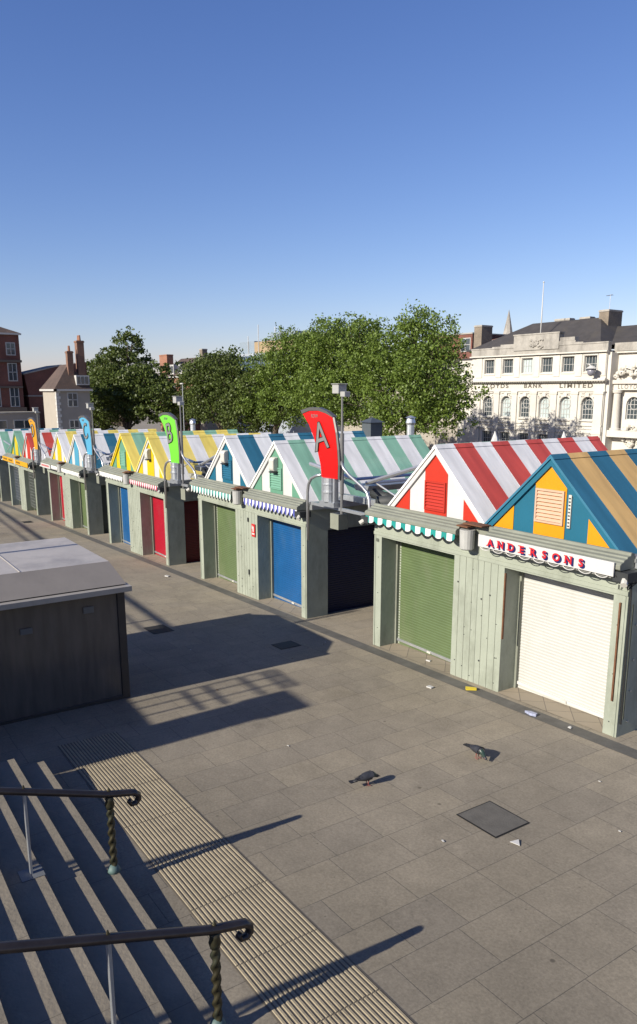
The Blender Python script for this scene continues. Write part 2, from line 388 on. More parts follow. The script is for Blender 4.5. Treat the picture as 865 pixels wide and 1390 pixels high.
def make_stall(X0, zc, right, gcol, acc, trim, roofmat, shut, label, valance, vent=None, lamp=False, group='gabled market stalls along the front row', length=4.6, y0=FRONT_Y, side_shut=None, front=True, sign=None, grille=None):
    t = thing('market_stall', label, 'market stall', (X0, y0, zc-2.72), 0, group)
    L = not right
    def fx(x): return x if L else W-x          # mirror
    def bx(mb, xa, xb, *r, mi=0):
        a, b = sorted((fx(xa), fx(xb))); mb.box(a, b, *r, mi=mi)
    cx = fx(1.50); hw = 1.175; z0 = 2.66; rise = 1.12
    # ---- walls
    wl = MB()
    if front:
        bx(wl, 0, .22, 0, .42, -.45, 2.5)                    # corner post
        bx(wl, .03, .05, -.012, 0, -.1, 2.12)                # cover strips
        bx(wl, 2.17, 2.722, 0, .42, -.45, 2.5)               # pillar
        for xx in (2.30, 2.45, 2.60): bx(wl, xx-.004, xx+.004, -.002, .0, -.06, 2.12, mi=1)
        bx(wl, 2.17, 2.722, -.022, 0, -.45, -.06)            # plinth board
        bx(wl, .22, 2.17, 0, .42, 2.10, 2.5)                 # lintel
        bx(wl, 0, 2.722, -.018, 0, 2.13, 2.19)               # lintel trim
    bx(wl, .02, 2.72, .5, length-.02, 2.0, 2.58)             # body above shutters
    bx(wl, .30, 2.72, .5, length-.02, -.45, 2.0)
    # side: posts
    bx(wl, 0, .30, .42, .56, -.45, 2.5); 
    bx(wl, 0, .30, length-.5, length, -.45, 2.5)
    bx(wl, 0, .30, length/2-.1, length/2+.1, -.45, 2.5)
    bx(wl, .005, .3, .56, length-.5, 2.05, 2.5)
    wl.build('wall', [M_sage, M_seam], t)
    # ---- roller shutters
    sh = MB()
    if front:
        a, b = sorted((fx(.22), fx(2.17)))
        corrug(sh, a, b, .425, -.2, 2.12)
        for xx in (.22, 2.13): bx(sh, xx, xx+.04, .36, .42, -.2, 2.1, mi=1)
        if grille:
            pass
        sh.build('shutter', [shut, M_sage2], t)
    ss = MB(); ssm = side_shut or shut
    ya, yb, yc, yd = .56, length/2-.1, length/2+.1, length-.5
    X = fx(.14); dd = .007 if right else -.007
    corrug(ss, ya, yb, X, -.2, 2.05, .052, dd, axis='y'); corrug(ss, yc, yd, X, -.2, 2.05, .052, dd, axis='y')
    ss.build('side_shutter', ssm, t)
    # ---- canopy with stepped boards
    if front:
        cp = MB(); xa, xb = sorted((fx(-.0), fx(2.42)))
        prof = [(0.06,2.50),(-.22,2.50),(-.245,2.52),(-.245,2.575),(-.22,2.60),(-.17,2.612),(-.165,2.635),(-.10,2.648),(-.095,2.67),(-.03,2.68),(-.025,2.715),(.0,2.72),(.06,2.70)]
        cp.prism(prof, 0, xa, xb); bx(cp, 2.42, 2.722, -.03, .06, 2.50, 2.70); cp.build('canopy', M_sage2, t, bevel=.004)
        # ---- flat roof ledge
    le = MB(); xa, xb = sorted((fx(-.02), fx(2.72))); le.box(xa, xb, .06, length, 2.58, 2.63)
    xg0, xg1 = sorted((fx(-.10), fx(.06))); le.box(xg0, xg1, .08, length, 2.50, 2.66, mi=1)
    le.build('flat_roof', [M_roofgrey, M_galv], t)
    # ---- gable front
    gb = MB()
    for pts, mi in gable_regions(cx, hw, rise, z0, 0):
        gb.prism(pts, 1, .16 - (.012 if mi else 0), .24, mi=mi)
    gb.build('gable', [gcol, acc], t)
    tr = MB()
    for s in (-1, 1):
        th = .10; ax = cx+s*(hw+.10); az = z0-.02
        dx, dz = (cx-ax), (z0+rise+.09)-az; ln = sqrt(dx*dx+dz*dz); nx, nz = -dz/ln*th*s*-1, dx/ln*th*s*-1
        # board just below the roof line
        p0 = (ax, az); p1 = (cx, z0+rise+.09); p2 = (cx, z0+rise+.09-th*1.45); p3 = (ax-s*th*1.45, az)
        tr.prism([p0, p1, p2, p3], 1, .115, .155)
    tr.build('bargeboard', trim, t)
    # ---- roof planes
    rf = MB()
    ez = z0-.05; ex = hw+.16; rz_ = z0+rise+.10
    for s in (-1, 1):
        a = (cx+s*ex, ez); b = (cx, rz_)
        rf.prism([a, b, (b[0], b[1]-.05), (a[0]-s*.05, a[1])], 1, .09, length-.1)
    nseam = int((length-.3)/pit)
    for k in range(1, nseam+1):
        yy = k*pit + (.06 if roofmat.name == 'roof_red_white' else 0)
        if yy > length-.15: break
        for s in (-1, 1):
            d_ = Vector((-s*(ex), rz_-ez)).normalized(); sl_ = (rz_-ez)/ex; a = (cx+s*(ex-.02), ez+.02*sl_-.004); b = (cx+s*.08, rz_-.08*sl_-.004)
            rf.prism([(a[0], a[1]), (b[0], b[1]), (b[0]+s*.002, b[1]+.004), (a[0]+s*.002, a[1]+.004)], 1, yy-.004, yy+.004)
    rf.build('roof', roofmat, t)
    rc = MB(); rc.prism([(cx-.07,rz_-.055),(cx,rz_+.012),(cx+.07,rz_-.055),(cx+.05,rz_-.06),(cx,rz_-.015),(cx-.05,rz_-.06)], 1, .085, length-.095)
    rc.build('ridge_cap', roofmat, t)
    bgm = MB(); bgm.prism([(cx-hw,z0),(cx+hw,z0),(cx,z0+rise)], 1, length-.3, length-.24); bgm.build('rear_gable', gcol, t)
    # ---- vent
    if vent:
        v = MB(); vw = .26; va, vb = z0+.07+vent[1], z0+.07+vent[2]
        v.box(cx-vw, cx+vw, .118, .148, va-.03, va, mi=0); v.box(cx-vw, cx+vw, .118, .148, vb, vb+.03, mi=0)
        v.box(cx-vw, cx-vw+.03, .118, .148, va, vb); v.box(cx+vw-.03, cx+vw, .118, .148, va, vb)
        n = int((vb-va)/.052)
        for k in range(n):
            za = va+(vb-va)*(k+.1)/n
            v.quad((cx-vw+.03,.120,za), (cx+vw-.03,.120,za), (cx+vw-.03,.146,za+.04), (cx-vw+.03,.146,za+.04))
        v.build('vent', vent[0], t)
    if lamp:
        l = MB(); zz = z0+rise*.62
        l.prism([(.147,zz-.16),(.03,zz-.15),(.0,zz-.10),(.0,zz+.11),(.05,zz+.16),(.147,zz+.17)], 0, cx-.10, cx+.10)
        l.box(cx-.11, cx+.11, -.005, .147, zz-.19, zz-.16, mi=1)
        l.build('bulkhead_light', [M_lightbox, M_dark], t, bevel=.015)
    # ---- valance
    if front and valance:
        vm, pitch, depth = valance
        vv = MB(); xa, xb = sorted((fx(.02), fx(2.40))); n = int(round((xb-xa)/pitch)); sub = 8
        prev = None
        for k in range(n*sub+1):
            x = xa+(xb-xa)*k/(n*sub); ph = (k/sub) % 1.0
            zb = 2.44-depth*sin(pi*ph)**.8 if 0 < ph < 1 else 2.44
            if prev:
                (px_, pz) = prev
                vv.quad((px_,-.235,2.51), (x,-.235,2.51), (x,-.24,zb), (px_,-.24,pz)); vv.quad((px_,-.225,2.51), (x,-.225,2.51), (x,-.23,zb), (px_,-.23,pz))
                vv.quad((px_,-.24,pz), (x,-.24,zb), (x,-.23,zb), (px_,-.23,pz))
            prev = (x, zb)
        vv.build('valance', vm, t)
    if front:
        # end boxes and light cluster at canopy corner
        e = MB(); bx(e, -.12, .10, -.24, .04, 2.36, 2.49); e.tube([(fx(-.06),-.2,2.40),(fx(-.10),-.28,2.34)], .045, 8, mi=1)
        e.build('canopy_bracket', [M_dark, M_lightbox], t)
    return t, fx, cx, z0, rise

def Vm(name, c1, c2=(.66,.65,.62), pitch=.13): return stripes('valance_'+name, 0, pitch, c1, c2, 0.0, .6)
S_GREEN = pm('shutter_green', (.155, .215, .095), .38, .10, 2, dirt=(.24,.25,.17), dirt_amt=.55)
S_WHITE = pm('shutter_white', (.74, .735, .69), .35, .04, 2, dirt=(.52,.49,.42), dirt_amt=.40)
S_BLUE = pm('shutter_blue', (.015, .12, .34), .33, .12, 2, dirt=(.10,.20,.33), dirt_amt=.5)
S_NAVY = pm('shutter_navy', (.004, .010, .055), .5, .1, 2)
S_RED = pm('shutter_red', (.50, .012, .035), .35, .08, 2, dirt=(.34,.09,.09), dirt_amt=.5)
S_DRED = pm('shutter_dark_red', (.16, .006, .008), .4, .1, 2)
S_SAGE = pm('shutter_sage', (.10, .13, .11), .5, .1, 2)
Pw = M_white
def P(name, c): return pm('gable_'+name, c, .45, .05, 3, dirt=tuple(v*.55 for v in c), dirt_amt=.2)
P_red = P('red', RED); P_blue = P('blue', BLUE); P_or = P('orange', ORANGE); P_green = P('green', GREEN); P_yel = P('yellow', YEL); P_sky = P('sky', SKYB)
pit = .455
def R(name, a, b, phase=0): return stripes('roof_'+name, 1, pit, a, b, phase)
R_rw = R('red_white', WROOF, RROOF, -.06); R_bm = R('blue_mustard', BROOF, MUST, 0.0)
R_bw = R('blue_white', WROOF, BROOF, 0.0); R_gw = R('green_white', WROOF, GROOF, 0.0)
R_yg = R('yellow_green', YROOF, GROOF, 0.0); R_yw = R('yellow_white', YROOF, WROOF, 0); R_wy = R('white_yellow', WROOF, YROOF, 0)
R_wb = R('white_blue', WROOF, BROOF, .1); R_gy = R('green_plain', GROOF, WROOF, .0); R_rw2 = R('red_white_second', RROOF, WROOF, .1)
M_vpink = pm('vent_cream', (.80, .52, .36), .5, .05, 4)
M_vred = pm('vent_red', (.60, .04, .02), .5, .05, 4); M_vblue = pm('vent_blue', (.02, .16, .27), .5, .05, 4); M_vgreen = pm('vent_green', (.22, .48, .34), .5, .05, 4)

ZC = [2.33, 2.11, 1.83, 1.54, 1.25, .97]
XP = [-11.20, -19.03, -26.72, -34.48, -42.2, -49.95]
V_teal = (Vm('teal', (.01,.22,.20)), .26, .06); V_teal2 = (Vm('teal_small', (.02,.24,.22), pitch=.085), .17, .10)
V_blue = (Vm('violet', (.07,.08,.30), pitch=.085), .17, .10); V_white = (Vm('plain', (.75,.74,.70), pitch=.085), .16, .09)
V_pink = (Vm('maroon', (.38,.05,.10), pitch=.085), .17, .08); V_yel = None

fronts = []
defs = [
 (0, 0, Pw, P_red, Pw, R_rw, S_GREEN, 'stall with white and red gable, green shutter and teal scalloped valance', V_teal, (M_vred, 0.05, .50), False, S_NAVY),
 (0, 1, P_blue, P_or, P_blue, R_bm, S_WHITE, 'nearest stall with blue and orange gable above a white shutter', None, (M_vpink, .18, .62), False, S_NAVY),
 (1, 0, Pw, P_blue, Pw, R_bw, S_GREEN, 'stall with white and blue gable, wall light and green shutter', V_teal2, (M_vblue, .08, .52), True, S_NAVY),
 (1, 1, Pw, P_green, Pw, R_gw, S_BLUE, 'stall with white and pale green gable above a blue shutter beside the red A sign', V_blue, (M_vgreen, .08, .52), True, S_NAVY),
 (2, 0, P_yel, P_green, P_yel, R_yg, S_BLUE, 'stall with yellow and green gable above a blue shutter', V_white, (M_vgreen, .08, .52), False, S_DRED),
 (2, 1, Pw, P_yel, Pw, R_yw, S_RED, 'stall with white and yellow gable above a red shutter beside the green B sign', V_pink, None, True, S_DRED),
 (3, 0, Pw, P_yel, Pw, R_wy, S_RED, 'stall with white and yellow gable and red shutter beyond the B sign', V_white, None, False, S_SAGE),
 (3, 1, Pw, P_sky, Pw, R_wb, S_GREEN, 'stall with white and sky blue gable above a green shutter beside the blue C sign', V_white, None, False, S_SAGE),
 (4, 0, P_green, P_yel, P_green, R_gy, S_BLUE, 'stall with green and yellow gable and a yellow sign board', None, None, False, S_SAGE),
 (4, 1, Pw, P_red, Pw, R_rw2, S_GREEN, 'stall with red and white gable and mesh door beside the orange D sign', None, None, False, S_SAGE),
 (5, 0, Pw, P_blue, Pw, R_wb, S_BLUE, 'farthest left stall of the front row, blue and white', V_white, None, False, S_SAGE),
 (5, 1, Pw, P_green, Pw, R_gw, S_SAGE, 'stall at the left picture edge beyond the D sign, green and white', V_white, None, False, S_SAGE),
]
for (pi_, rt, gc, ac, tr_, rm, sh_, lab, val, vent, lamp, sds) in defs:
    X0 = XP[pi_]+(W if rt else 0)
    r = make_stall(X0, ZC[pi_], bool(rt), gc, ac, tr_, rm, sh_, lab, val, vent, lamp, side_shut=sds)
    fronts.append((r, X0, ZC[pi_]))

# apron inside each recess
def apron_mat():
    m = bpy.data.materials.new('apron_tiles'); m.use_nodes = True; t = m.node_tree; p = t.nodes['Principled BSDF']; p.inputs['Roughness'].default_value = .75
    tc = t.nodes.new('ShaderNodeTexCoord'); mp = t.nodes.new('ShaderNodeMapping'); mp.inputs['Rotation'].default_value = (0,0,radians(45)); t.links.new(tc.outputs['Object'], mp.inputs[0])
    br = t.nodes.new('ShaderNodeTexBrick'); br.offset = 0; br.inputs['Scale'].default_value = 1; br.inputs['Brick Width'].default_value = .36; br.inputs['Row Height'].default_value = .36
    br.inputs['Mortar Size'].default_value = .006; br.inputs['Color1'].default_value = (.27,.225,.165,1); br.inputs['Color2'].default_value = (.235,.20,.148,1); br.inputs['Mortar'].default_value = (.12,.10,.08,1)
    t.links.new(mp.outputs[0], br.inputs['Vector']); t.links.new(br.outputs['Color'], p.inputs['Base Color']); return m
M_apron = apron_mat()
for (r, X0, zc) in fronts:
    t, fx, cx, z0, rise = r
    a, b = sorted((fx(.22), fx(2.17))); base = zc-2.72
    q = MB()
    pts = [(a,-.02),(b,-.02),(b,.43),(a,.43)]
    q.quad(*[(x, y, gz(X0+x, FRONT_Y+y)+.008-base) for x, y in pts]); q.build('apron', M_apron, t)

# details by stall
def st_(i): return fronts[i][0]
navy = pm('sign_navy', (.01,.015,.12), .5, 0); sred = pm('sign_red', (.75,.02,.03), .5, 0)
t, fx, cx, z0, rise = st_(1)
s = MB(); s.box(.24, 2.66, -.285, -.258, 2.42, 2.61); s.build('sign_board', M_white, t, bevel=.004)
slots = 'ANDERSONS'
for k, ch in enumerate(slots):
    x = .50+k*.207
    text_obj('sign_lettering_shadow', ch, .150, (x+.026, -.288, 2.448), navy, t, bold=.010, extrude=.001, align='CENTER', sx=1.12)
    text_obj('sign_lettering', ch, .150, (x, -.293, 2.466), sred, t, bold=.004, extrude=.002, align='CENTER', sx=1.12)
    q = MB()                                       # slab serifs at head and foot
    for sx_, zz in {'A': ((-.055,0),(.055,0)), 'N': ((-.045,0),(.045,1),(-.045,1)), 'D': ((-.05,0),(-.05,1)), 'E': ((-.04,0),(-.04,1)), 'R': ((-.045,0),(.05,0),(-.045,1))}.get(ch, ()):
        q.box(x+sx_-.026, x+sx_+.026, -.297, -.2925, (2.463 if not zz else 2.563), (2.475 if not zz else 2.575))
    if q.v: q.build('serif', sred, t)
sf = MB()
for k in range(9):
    x = .37+k*.262
    pts = [(x+.10*cos(a_), -.262, 2.425-.050*sin(a_)) for a_ in [pi*j/10 for j in range(11)]]
    sf.tube(pts, .0065, 6)
sf.build('scalloped_trim', M_white, t)
v = MB()      # translucent strip behind the loops
v.box(.30, 2.60, -.235, -.225, 2.385, 2.49); v.build('valance_strip', pm('dusty_strip', (.33,.33,.30), .6, .1), t)
# plastic strip beside orange vent
v = MB(); v.box(cx+.335, cx+.385, .13, .158, z0+.20, z0+.68); 
for k in range(9): v.box(cx+.345, cx+.375, .125, .131, z0+.22+k*.05, z0+.24+k*.05, mi=1)
v.build('cable_strip', [M_lightbox, M_dark], t)
num = pm('black_numerals', (.02,.02,.02), .6, 0)
text_obj('number_plate', '17', .09, (fx(.17), -.021, 1.98+.22), num, t, extrude=.001, bold=.001)
text_obj('number_plate', '18', .09, (.06, -.021, 2.0), num, st_(0)[0], extrude=.001, bold=.001)
# rusted runner bars on the nearest stalls
for i, xx in ((1, .10), (1, 2.13), (0, 2.60)):
    tt, f2 = fronts[i][0][0], fronts[i][0][1]
    if i == 0: continue
    q = MB(); a = f2(xx); q.box(a-.012, a+.012, -.03, -.002, .62 if xx < 1 else .95, 2.02); q.build('runner_bar', M_rust, tt)
q = MB(); q.box(W+.002, W+.012, .11, .125, .35, 2.0); q.build('runner_bar', M_seam, fronts[1][0][0])
q = MB()
for z in (.3, .75, 1.2, 1.7): 
    q.tube([(W+.0, .22, z), (W+.02, .22, z)], .014, 8)
q.build('bolt', M_galv, fronts[1][0][0])
# screw heads / knots on front boards
for i in range(8):
    tt, f2 = fronts[i][0][0], fronts[i][0][1]
    q = MB(); random.seed(50+i)
    for k in range(9):
        x = f2(random.choice((2.27, 2.45, 2.61))+random.uniform(-.02,.02)); z = random.uniform(.1, 2.0)
        rr = random.choice((.008,.010,.016)); q.tube([(x,-.006,z),(x,.001,z)], rr, 8)
    for z in (.3, 1.0, 1.7): q.tube([(f2(.13),-.006,z),(f2(.13),.001,z)], .009, 8)
    q.build('screw_holes', M_dark, tt)
# rainwater hopper where each pair of canopies meets
for i in range(0, 12, 2):
    tt = fronts[i][0][0]; q = MB()
    q.tube([(W-.12,-.16,2.29),(W-.12,-.16,2.31),(W-.12,-.16,2.62)], [.09,.115,.125], 16)
    q.build('rain_hopper', pm('hopper_pvc', (.60,.60,.57), .5, .1, 6), tt, smooth=False)
    q = MB(); q.box(W-.20, W+.22, -.20, .02, 2.70, 2.722); q.box(W-.30, W-.05, -.24, -.08, 2.655, 2.68); q.build('hopper_lid', M_rust, tt, bevel=.004)
# fire notice on the pillar of the blue shuttered stall
tt, f2 = fronts[3][0][0], fronts[3][0][1]
q = MB(); x = f2(2.33); q.box(x-.085, x+.085, -.028, -.015, 1.55, 1.86)
q.box(x-.06, x+.06, -.031, -.028, 1.60, 1.64, mi=1); q.box(x-.03, x+.03, -.031, -.028, 1.67, 1.80, mi=1); q.box(x-.06, x-.035, -.031, -.028, 1.74, 1.82, mi=1)
q.build('notice', [pm('notice_red', (.72,.03,.03), .5, 0), M_white], tt)
# hinges / latch on that pillar
q = MB(); x = f2(2.60); q.box(x-.02, x+.02, -.03, -.015, 1.88, 1.98); q.box(x-.02, x+.02, -.03, -.015, .55, .68); q.build('hinge', M_dark, tt)
# mesh doors and sign boards on the far stalls
M_mesh = pm('mesh_wire', (.35,.36,.36), .5, .1, 5, metal=.5)
for i in (8, 9):
    tt, f2 = fronts[i][0][0], fronts[i][0][1]; q = MB(); a, b = sorted((f2(.24), f2(2.15)))
    n = 12
    for k in range(n+1): x = a+(b-a)*k/n; q.box(x-.008, x+.008, .20, .216, .3, 2.08)
    for k in range(13): z = .3+k*.148; q.box(a, b, .216, .228, z-.008, z+.008)
    q.build('mesh_door', M_mesh, tt)
M_ysign = pm('yellow_board', (.90,.46,.01), .5, .05); M_dk = pm('dark_lettering', (.10,.04,.01), .6, 0)
for i in (8, 9):
    tt, f2 = fronts[i][0][0], fronts[i][0][1]; q = MB(); q.box(.12, 2.6, -.28, -.255, 2.36, 2.58)
    for k in range(2 if i == 8 else 1):
        for j in range(7):
            xx = .35+k*1.15+j*.12; q.box(xx, xx+.07, -.284, -.28, 2.43, 2.51, mi=1)
    q.build('sign_board', [M_ysign, M_dk], tt)
tt = fronts[6][0][0]; q = MB(); q.box(.05, 1.5, -.28, -.26, 2.34, 2.52)
for j in range(9): q.box(.18+j*.13, .26+j*.13, -.284, -.28, 2.40, 2.47, mi=1)
q.build('sign_board', [M_white, sred], tt)

# ---- more rows of stalls downhill behind the first block
cols = {'red and white': (P_red, Pw, R_rw2), 'yellow and green': (P_yel, P_green, R('yellow_green_b', YROOF, GROOF, .2)), 'blue and white': (Pw, P_blue, R('blue_white_b', BROOF, WROOF, .3)),
        'green and white': (Pw, P_green, R('green_white_b', GROOF, WROOF, .1)), 'yellow and white': (Pw, P_yel, R('yellow_white_b', YROOF, WROOF, .25)), 'yellow and blue': (P_yel, P_blue, R('yellow_blue_b', YROOF, BROOF, .2))}
plan = [
 (0, ['red and white', 'yellow and white'], ['green and white', 'blue and white']),
 (1, ['yellow and blue', 'green and white'], ['green and white', 'blue and white']),
 (2, ['yellow and green', 'yellow and blue'], ['blue and white', 'yellow and green']),
 (3, ['yellow and white', 'yellow and green'], ['green and white', 'yellow and white']),
 (4, ['red and white', 'yellow and white'], ['yellow and blue', 'yellow and green']),
 (5, ['green and white', 'red and white'], ['yellow and white', 'blue and white'])]
pairname = ['behind the nearest stalls', 'behind the A sign stall', 'behind the B sign stall', 'behind the C sign stall', 'behind the D sign stall', 'at the left picture edge']
for pi_, l2, l3 in plan:
    for blk, lst, yb, dz in ((2, l2, 13.75, -.26 if pi_ == 1 else -.42), (3, l3, 19.6, -.70)):
        for rt in (0, 1):
            if (blk == 3 and pi_ < 4) or (blk == 2 and pi_ == 1 and rt == 0): continue
            ga, gb_, rmm = cols[lst[rt]]
            X0 = XP[pi_]+(W if rt else 0)+.1
            ln = 3.7 if (blk == 2 and pi_ <= 1) else 5.2
            make_stall(X0, ZC[pi_]+dz, bool(rt), ga, gb_, ga, rmm, S_SAGE, f'{lst[rt]} roof, {"left" if not rt else "right"} of {"second" if blk==2 else "third"} block {pairname[pi_]}', None, None, False,
                       'striped stall roofs of the rows further back', ln, yb, None, front=False)

# ------------------------------------------------------------------ aisle canopies: glazed panels sloping to a central gutter
M_glass = bpy.data.materials.new('aisle_glazing'); M_glass.use_nodes = True
t = M_glass.node_tree; p = t.nodes['Principled BSDF']; p.inputs['Base Color'].default_value = (.75,.78,.78,1); p.inputs['Roughness'].default_value = .06
p.inputs['Alpha'].default_value = .05; p.inputs['Specular IOR Level'].default_value = .8
aisle_names = ['between the green shuttered stall and the A sign', 'between the red shuttered stall and the B sign', 'next to the blue C sign', 'next to the orange D sign', 'at the left picture edge']
for k in range(5):
    xr = XP[k]; xl = XP[k+1]+2*W; zc = (ZC[k]+ZC[k+1])/2; zl = ZC[k+1]; zr = ZC[k]
    a = thing('aisle_canopy', 'glazed canopy '+aisle_names[k], 'canopy', (xl, 9.3, zc), 0, 'glazed canopies over the aisles')
    wd = xr-xl; mid = wd*.55
    PL = ((-.60, zl-zc+.72), (mid-.25, .42)); PR = ((wd+.85, zr-zc+.78), (mid+.15, .38))
    for (hi, lo), lb in ((PL, 'l'), (PR, 'r')):
        gpan = MB(); gpan.quad((hi[0],0,hi[1]), (lo[0],0,lo[1]), (lo[0],3.6,lo[1]), (hi[0],3.6,hi[1])); gpan.build('glass_panel', M_glass, a, fix=False)
        fr = MB()
        for yy in (0, 3.6): fr.tube([(hi[0],yy,hi[1]-.02), (lo[0],yy,lo[1]-.02)], .042, 6)
        fr.tube([(lo[0],0,lo[1]-.02), (lo[0],3.6,lo[1]-.02)], .035, 6); 
        # strut down to the stall ledge
        s_ = -1 if lb == 'l' else 1
        for yy in (0.05,):
            bx_ = (-.15 if lb == 'l' else wd+.15); fr.tube([(lo[0]-s_*-.25,yy,lo[1]), (bx_,yy,.12)], .02, 6)
        fr.build('frame', M_steel, a)
    gt = MB(); gt.prism([(mid-.28,.30),(mid+.22,.30),(mid+.16,.18),(mid-.22,.18)], 1, 0, 3.6); gt.build('gutter', M_galv, a)
    du = MB(); du.tube([(wd-.25,-.25,.06), (wd+.05,.5,.10)], .13, 12); du.tube([(mid+.25,.1,.16),(wd-.2,.05,.12)], .10, 10); du.build('duct', M_dark, a, smooth=True)
    fl = MB(); fl.box(.02, wd-.02, -.1, 3.6, -.34, -.30); 
    # cross beam over aisle
    bb = MB(); bb.box(.03, wd-.08, .2, .3, -.12, .0); bb.build('cross_beam', M_galv, a)

# ------------------------------------------------------------------ row letter signs
M_frame = pm('sign_frame_grey', (.16,.155,.15), .35, .1, 8, metal=.2)
def letter_sign(k, letter, col, label):
    zc = ZC[k+1]; ax = XP[k+1]+2*W          # right end of the pair to the left of the aisle
    t = thing('letter_sign', label, 'sign', (ax+1.33, 8.72, zc-.03), 0, 'curved row letter signs over the aisles')
    # blade outline relative to origin (x, z)
    lft = [(-.62,.60),(-.66,.85),(-.78,1.15),(-.93,1.42),(-1.12,1.68),(-1.38,1.90)]
    rgt = [(-.22,1.86),(-.11,1.55),(-.04,1.2),(-.01,.9),(-.02,.60)]
    topc = [(-1.38,1.90),(-1.10,1.97),(-.75,1.98),(-.45,1.93),(-.22,1.86)]
    lft, rgt, topc = [[(x*.93, .60+(z-.60)*.96) for x, z in L_] for L_ in (lft, rgt, topc)]
    m = pm('sign_'+letter, col, .35, .02, 4, spec=.5)
    b = MB(); b.prism(lft+topc[1:-1]+rgt, 1, -.035, .035); b.build('blade', m, t)
    c = MB(); capo = [(-.15,1.82),(-.39,1.92),(-.67,1.985),(-1.0,1.985),(-1.34,1.92)]
    c.prism([(x,z) for x,z in topc]+capo, 1, -.05, .05)
    rp = [(x+.015,0,z) for x,z in rgt]; c.tube(rp, .035, 6); c.build('blade_frame', M_frame, t)
    dk = pm('letter_dark', (.03,.03,.03), .5, 0); lg = pm('letter_grey', (.28,.28,.27), .4, 0)
    import math as _m
    text_obj('letter', letter, .80, (-.54, -.045, 1.16), dk, t, rot=(pi/2, radians(-14), 0), extrude=.006, bold=.016, align='CENTER', sx=.95)
    text_obj('letter', letter, .80, (-.51, -.062, 1.16), lg, t, rot=(pi/2, radians(-14), 0), extrude=.004, bold=.0, align='CENTER', sx=.95)
    text_obj('small_lettering', 'ROW', .10, (-.95, -.04, 1.78), lg, t, rot=(pi/2, 0, 0), extrude=.002)
    q = MB(); q.tube([(0,0.06,-.10),(0,0.06,2.27)], [.030,.020], 8); q.tube([(0,.06,.3),(0,.06,1.5)], .042, 8); q.build('pole', pm('pole_grey', (.22,.22,.22), .4, .1, 6), t)
    h = MB()
    pts = [(-1.12,-.02,-.80),(-1.13,-.02,.22),(-1.09,-.02,.40),(-.98,-.02,.53),(-.80,-.02,.60),(-.60,-.02,.64)]
    h.tube(pts, .032, 8)
    pts = [(.02,.03,.95),(.10,.03,.82),(.30,.03,.70),(.72,.03,.52),(.86,.03,.43),(.93,.03,.30),(.95,.03,.12),(.95,.03,-.10)]
    h.tube(pts, .030, 8); h.build('hoop', M_steel, t, smooth=True)
    d = MB(); d.tube([(-.36,0,.12),(-.36,0,.60)], .13, 14); d.tube([(-.36,0,.30),(-.36,0,.34)], .15, 14); d.tube([(-.36,0,.46),(-.36,0,.49)], .15, 14)
    d.box(-.60,-.08,-.08,.10,.02,.12); d.box(-.56,-.50,-.05,.05,.10,.60); d.box(-.16,-.10,-.05,.05,.10,.60)
    d.box(-1.12, .95, .04, .10, -.04, .02); d.build('lamp_drum', M_galv, t)
    f = MB(); f.box(-.12,.09,-.10,.10,2.26,2.43); f.box(-.14,.11,-.12,.12,2.432,2.45); f.box(.09,.24,-.06,.08,2.20,2.30)
    f.build('floodlight', pm('floodlight_grey', (.50,.50,.48), .5, .1, 6), t, bevel=.01)
    # bracket below on the side wall
    g_ = MB(); g_.box(-.75,-.45,.3,.55,-.52,-.20); g_.build('speaker_box', M_sage2, t)
    return t
letter_sign(0, 'A', (.85,.008,.006), 'curved red sign blade with letter A on a hooped steel pole')
letter_sign(1, 'B', (.22,.80,.06), 'curved lime green sign blade with letter B on a hooped steel pole')
letter_sign(2, 'C', (.12,.50,.78), 'curved sky blue sign blade with letter C on a steel pole')
letter_sign(3, 'D', (.88,.42,.01), 'small distant curved orange sign blade with letter D')

# roof cowls and vents on the further rows
def cowl(x, y, z, h, label):
    q = MB(); q.tube([(x,y,z-.8),(x,y,z+h*.55)], .13, 12); q.tube([(x,y,z+h*.5),(x,y,z+h*.62),(x,y,z+h*.85)], [.14,.17,.13], 12); q.tube([(x,y,z+h*.88),(x,y,z+h)], [.19,.02], 12)
    q.tube([(x,y,z+h*.82),(x,y,z+h*.9)], .06, 8)
    tag(q.build('flue_cowl', M_galv, smooth=False), label, 'flue', 'silver flues on the market roofs')
cowl(-20.0, 17.2, 2.95, .62, 'tall silver flue with conical cap behind the green and white roof')
cowl(-37.1, 17, 2.35, .62, 'silver flue beside the B sign')
def boxvent(x, y, z, label):
    q = MB(); q.box(x-.26, x+.26, y-.26, y+.26, z-.6, z+.16); 
    for s in ((-.34,-.34),): 
        q.quad((x-.34,y-.34,z+.16),(x+.34,y-.34,z+.16),(x,y,z+.34)); q.quad((x+.34,y-.34,z+.16),(x+.34,y+.34,z+.16),(x,y,z+.34)); q.quad((x+.34,y+.34,z+.16),(x-.34,y+.34,z+.16),(x,y,z+.34)); q.quad((x-.34,y+.34,z+.16),(x-.34,y-.34,z+.16),(x,y,z+.34)); q.quad((x-.34,y-.34,z+.16),(x+.34,y-.34,z+.16),(x+.34,y+.34,z+.16),(x-.34,y+.34,z+.16))
    tag(q.build('roof_vent', pm('vent_slate', (.10,.12,.14), .5, .1)), label, 'roof vent', 'box vents on the market roofs')
boxvent(-22.0, 17.1, 3.12, 'dark square roof vent with pyramid cap behind the A sign')
boxvent(-50.2, 17.1, 1.62, 'small roof vent with pale pyramid cap left of the B sign')

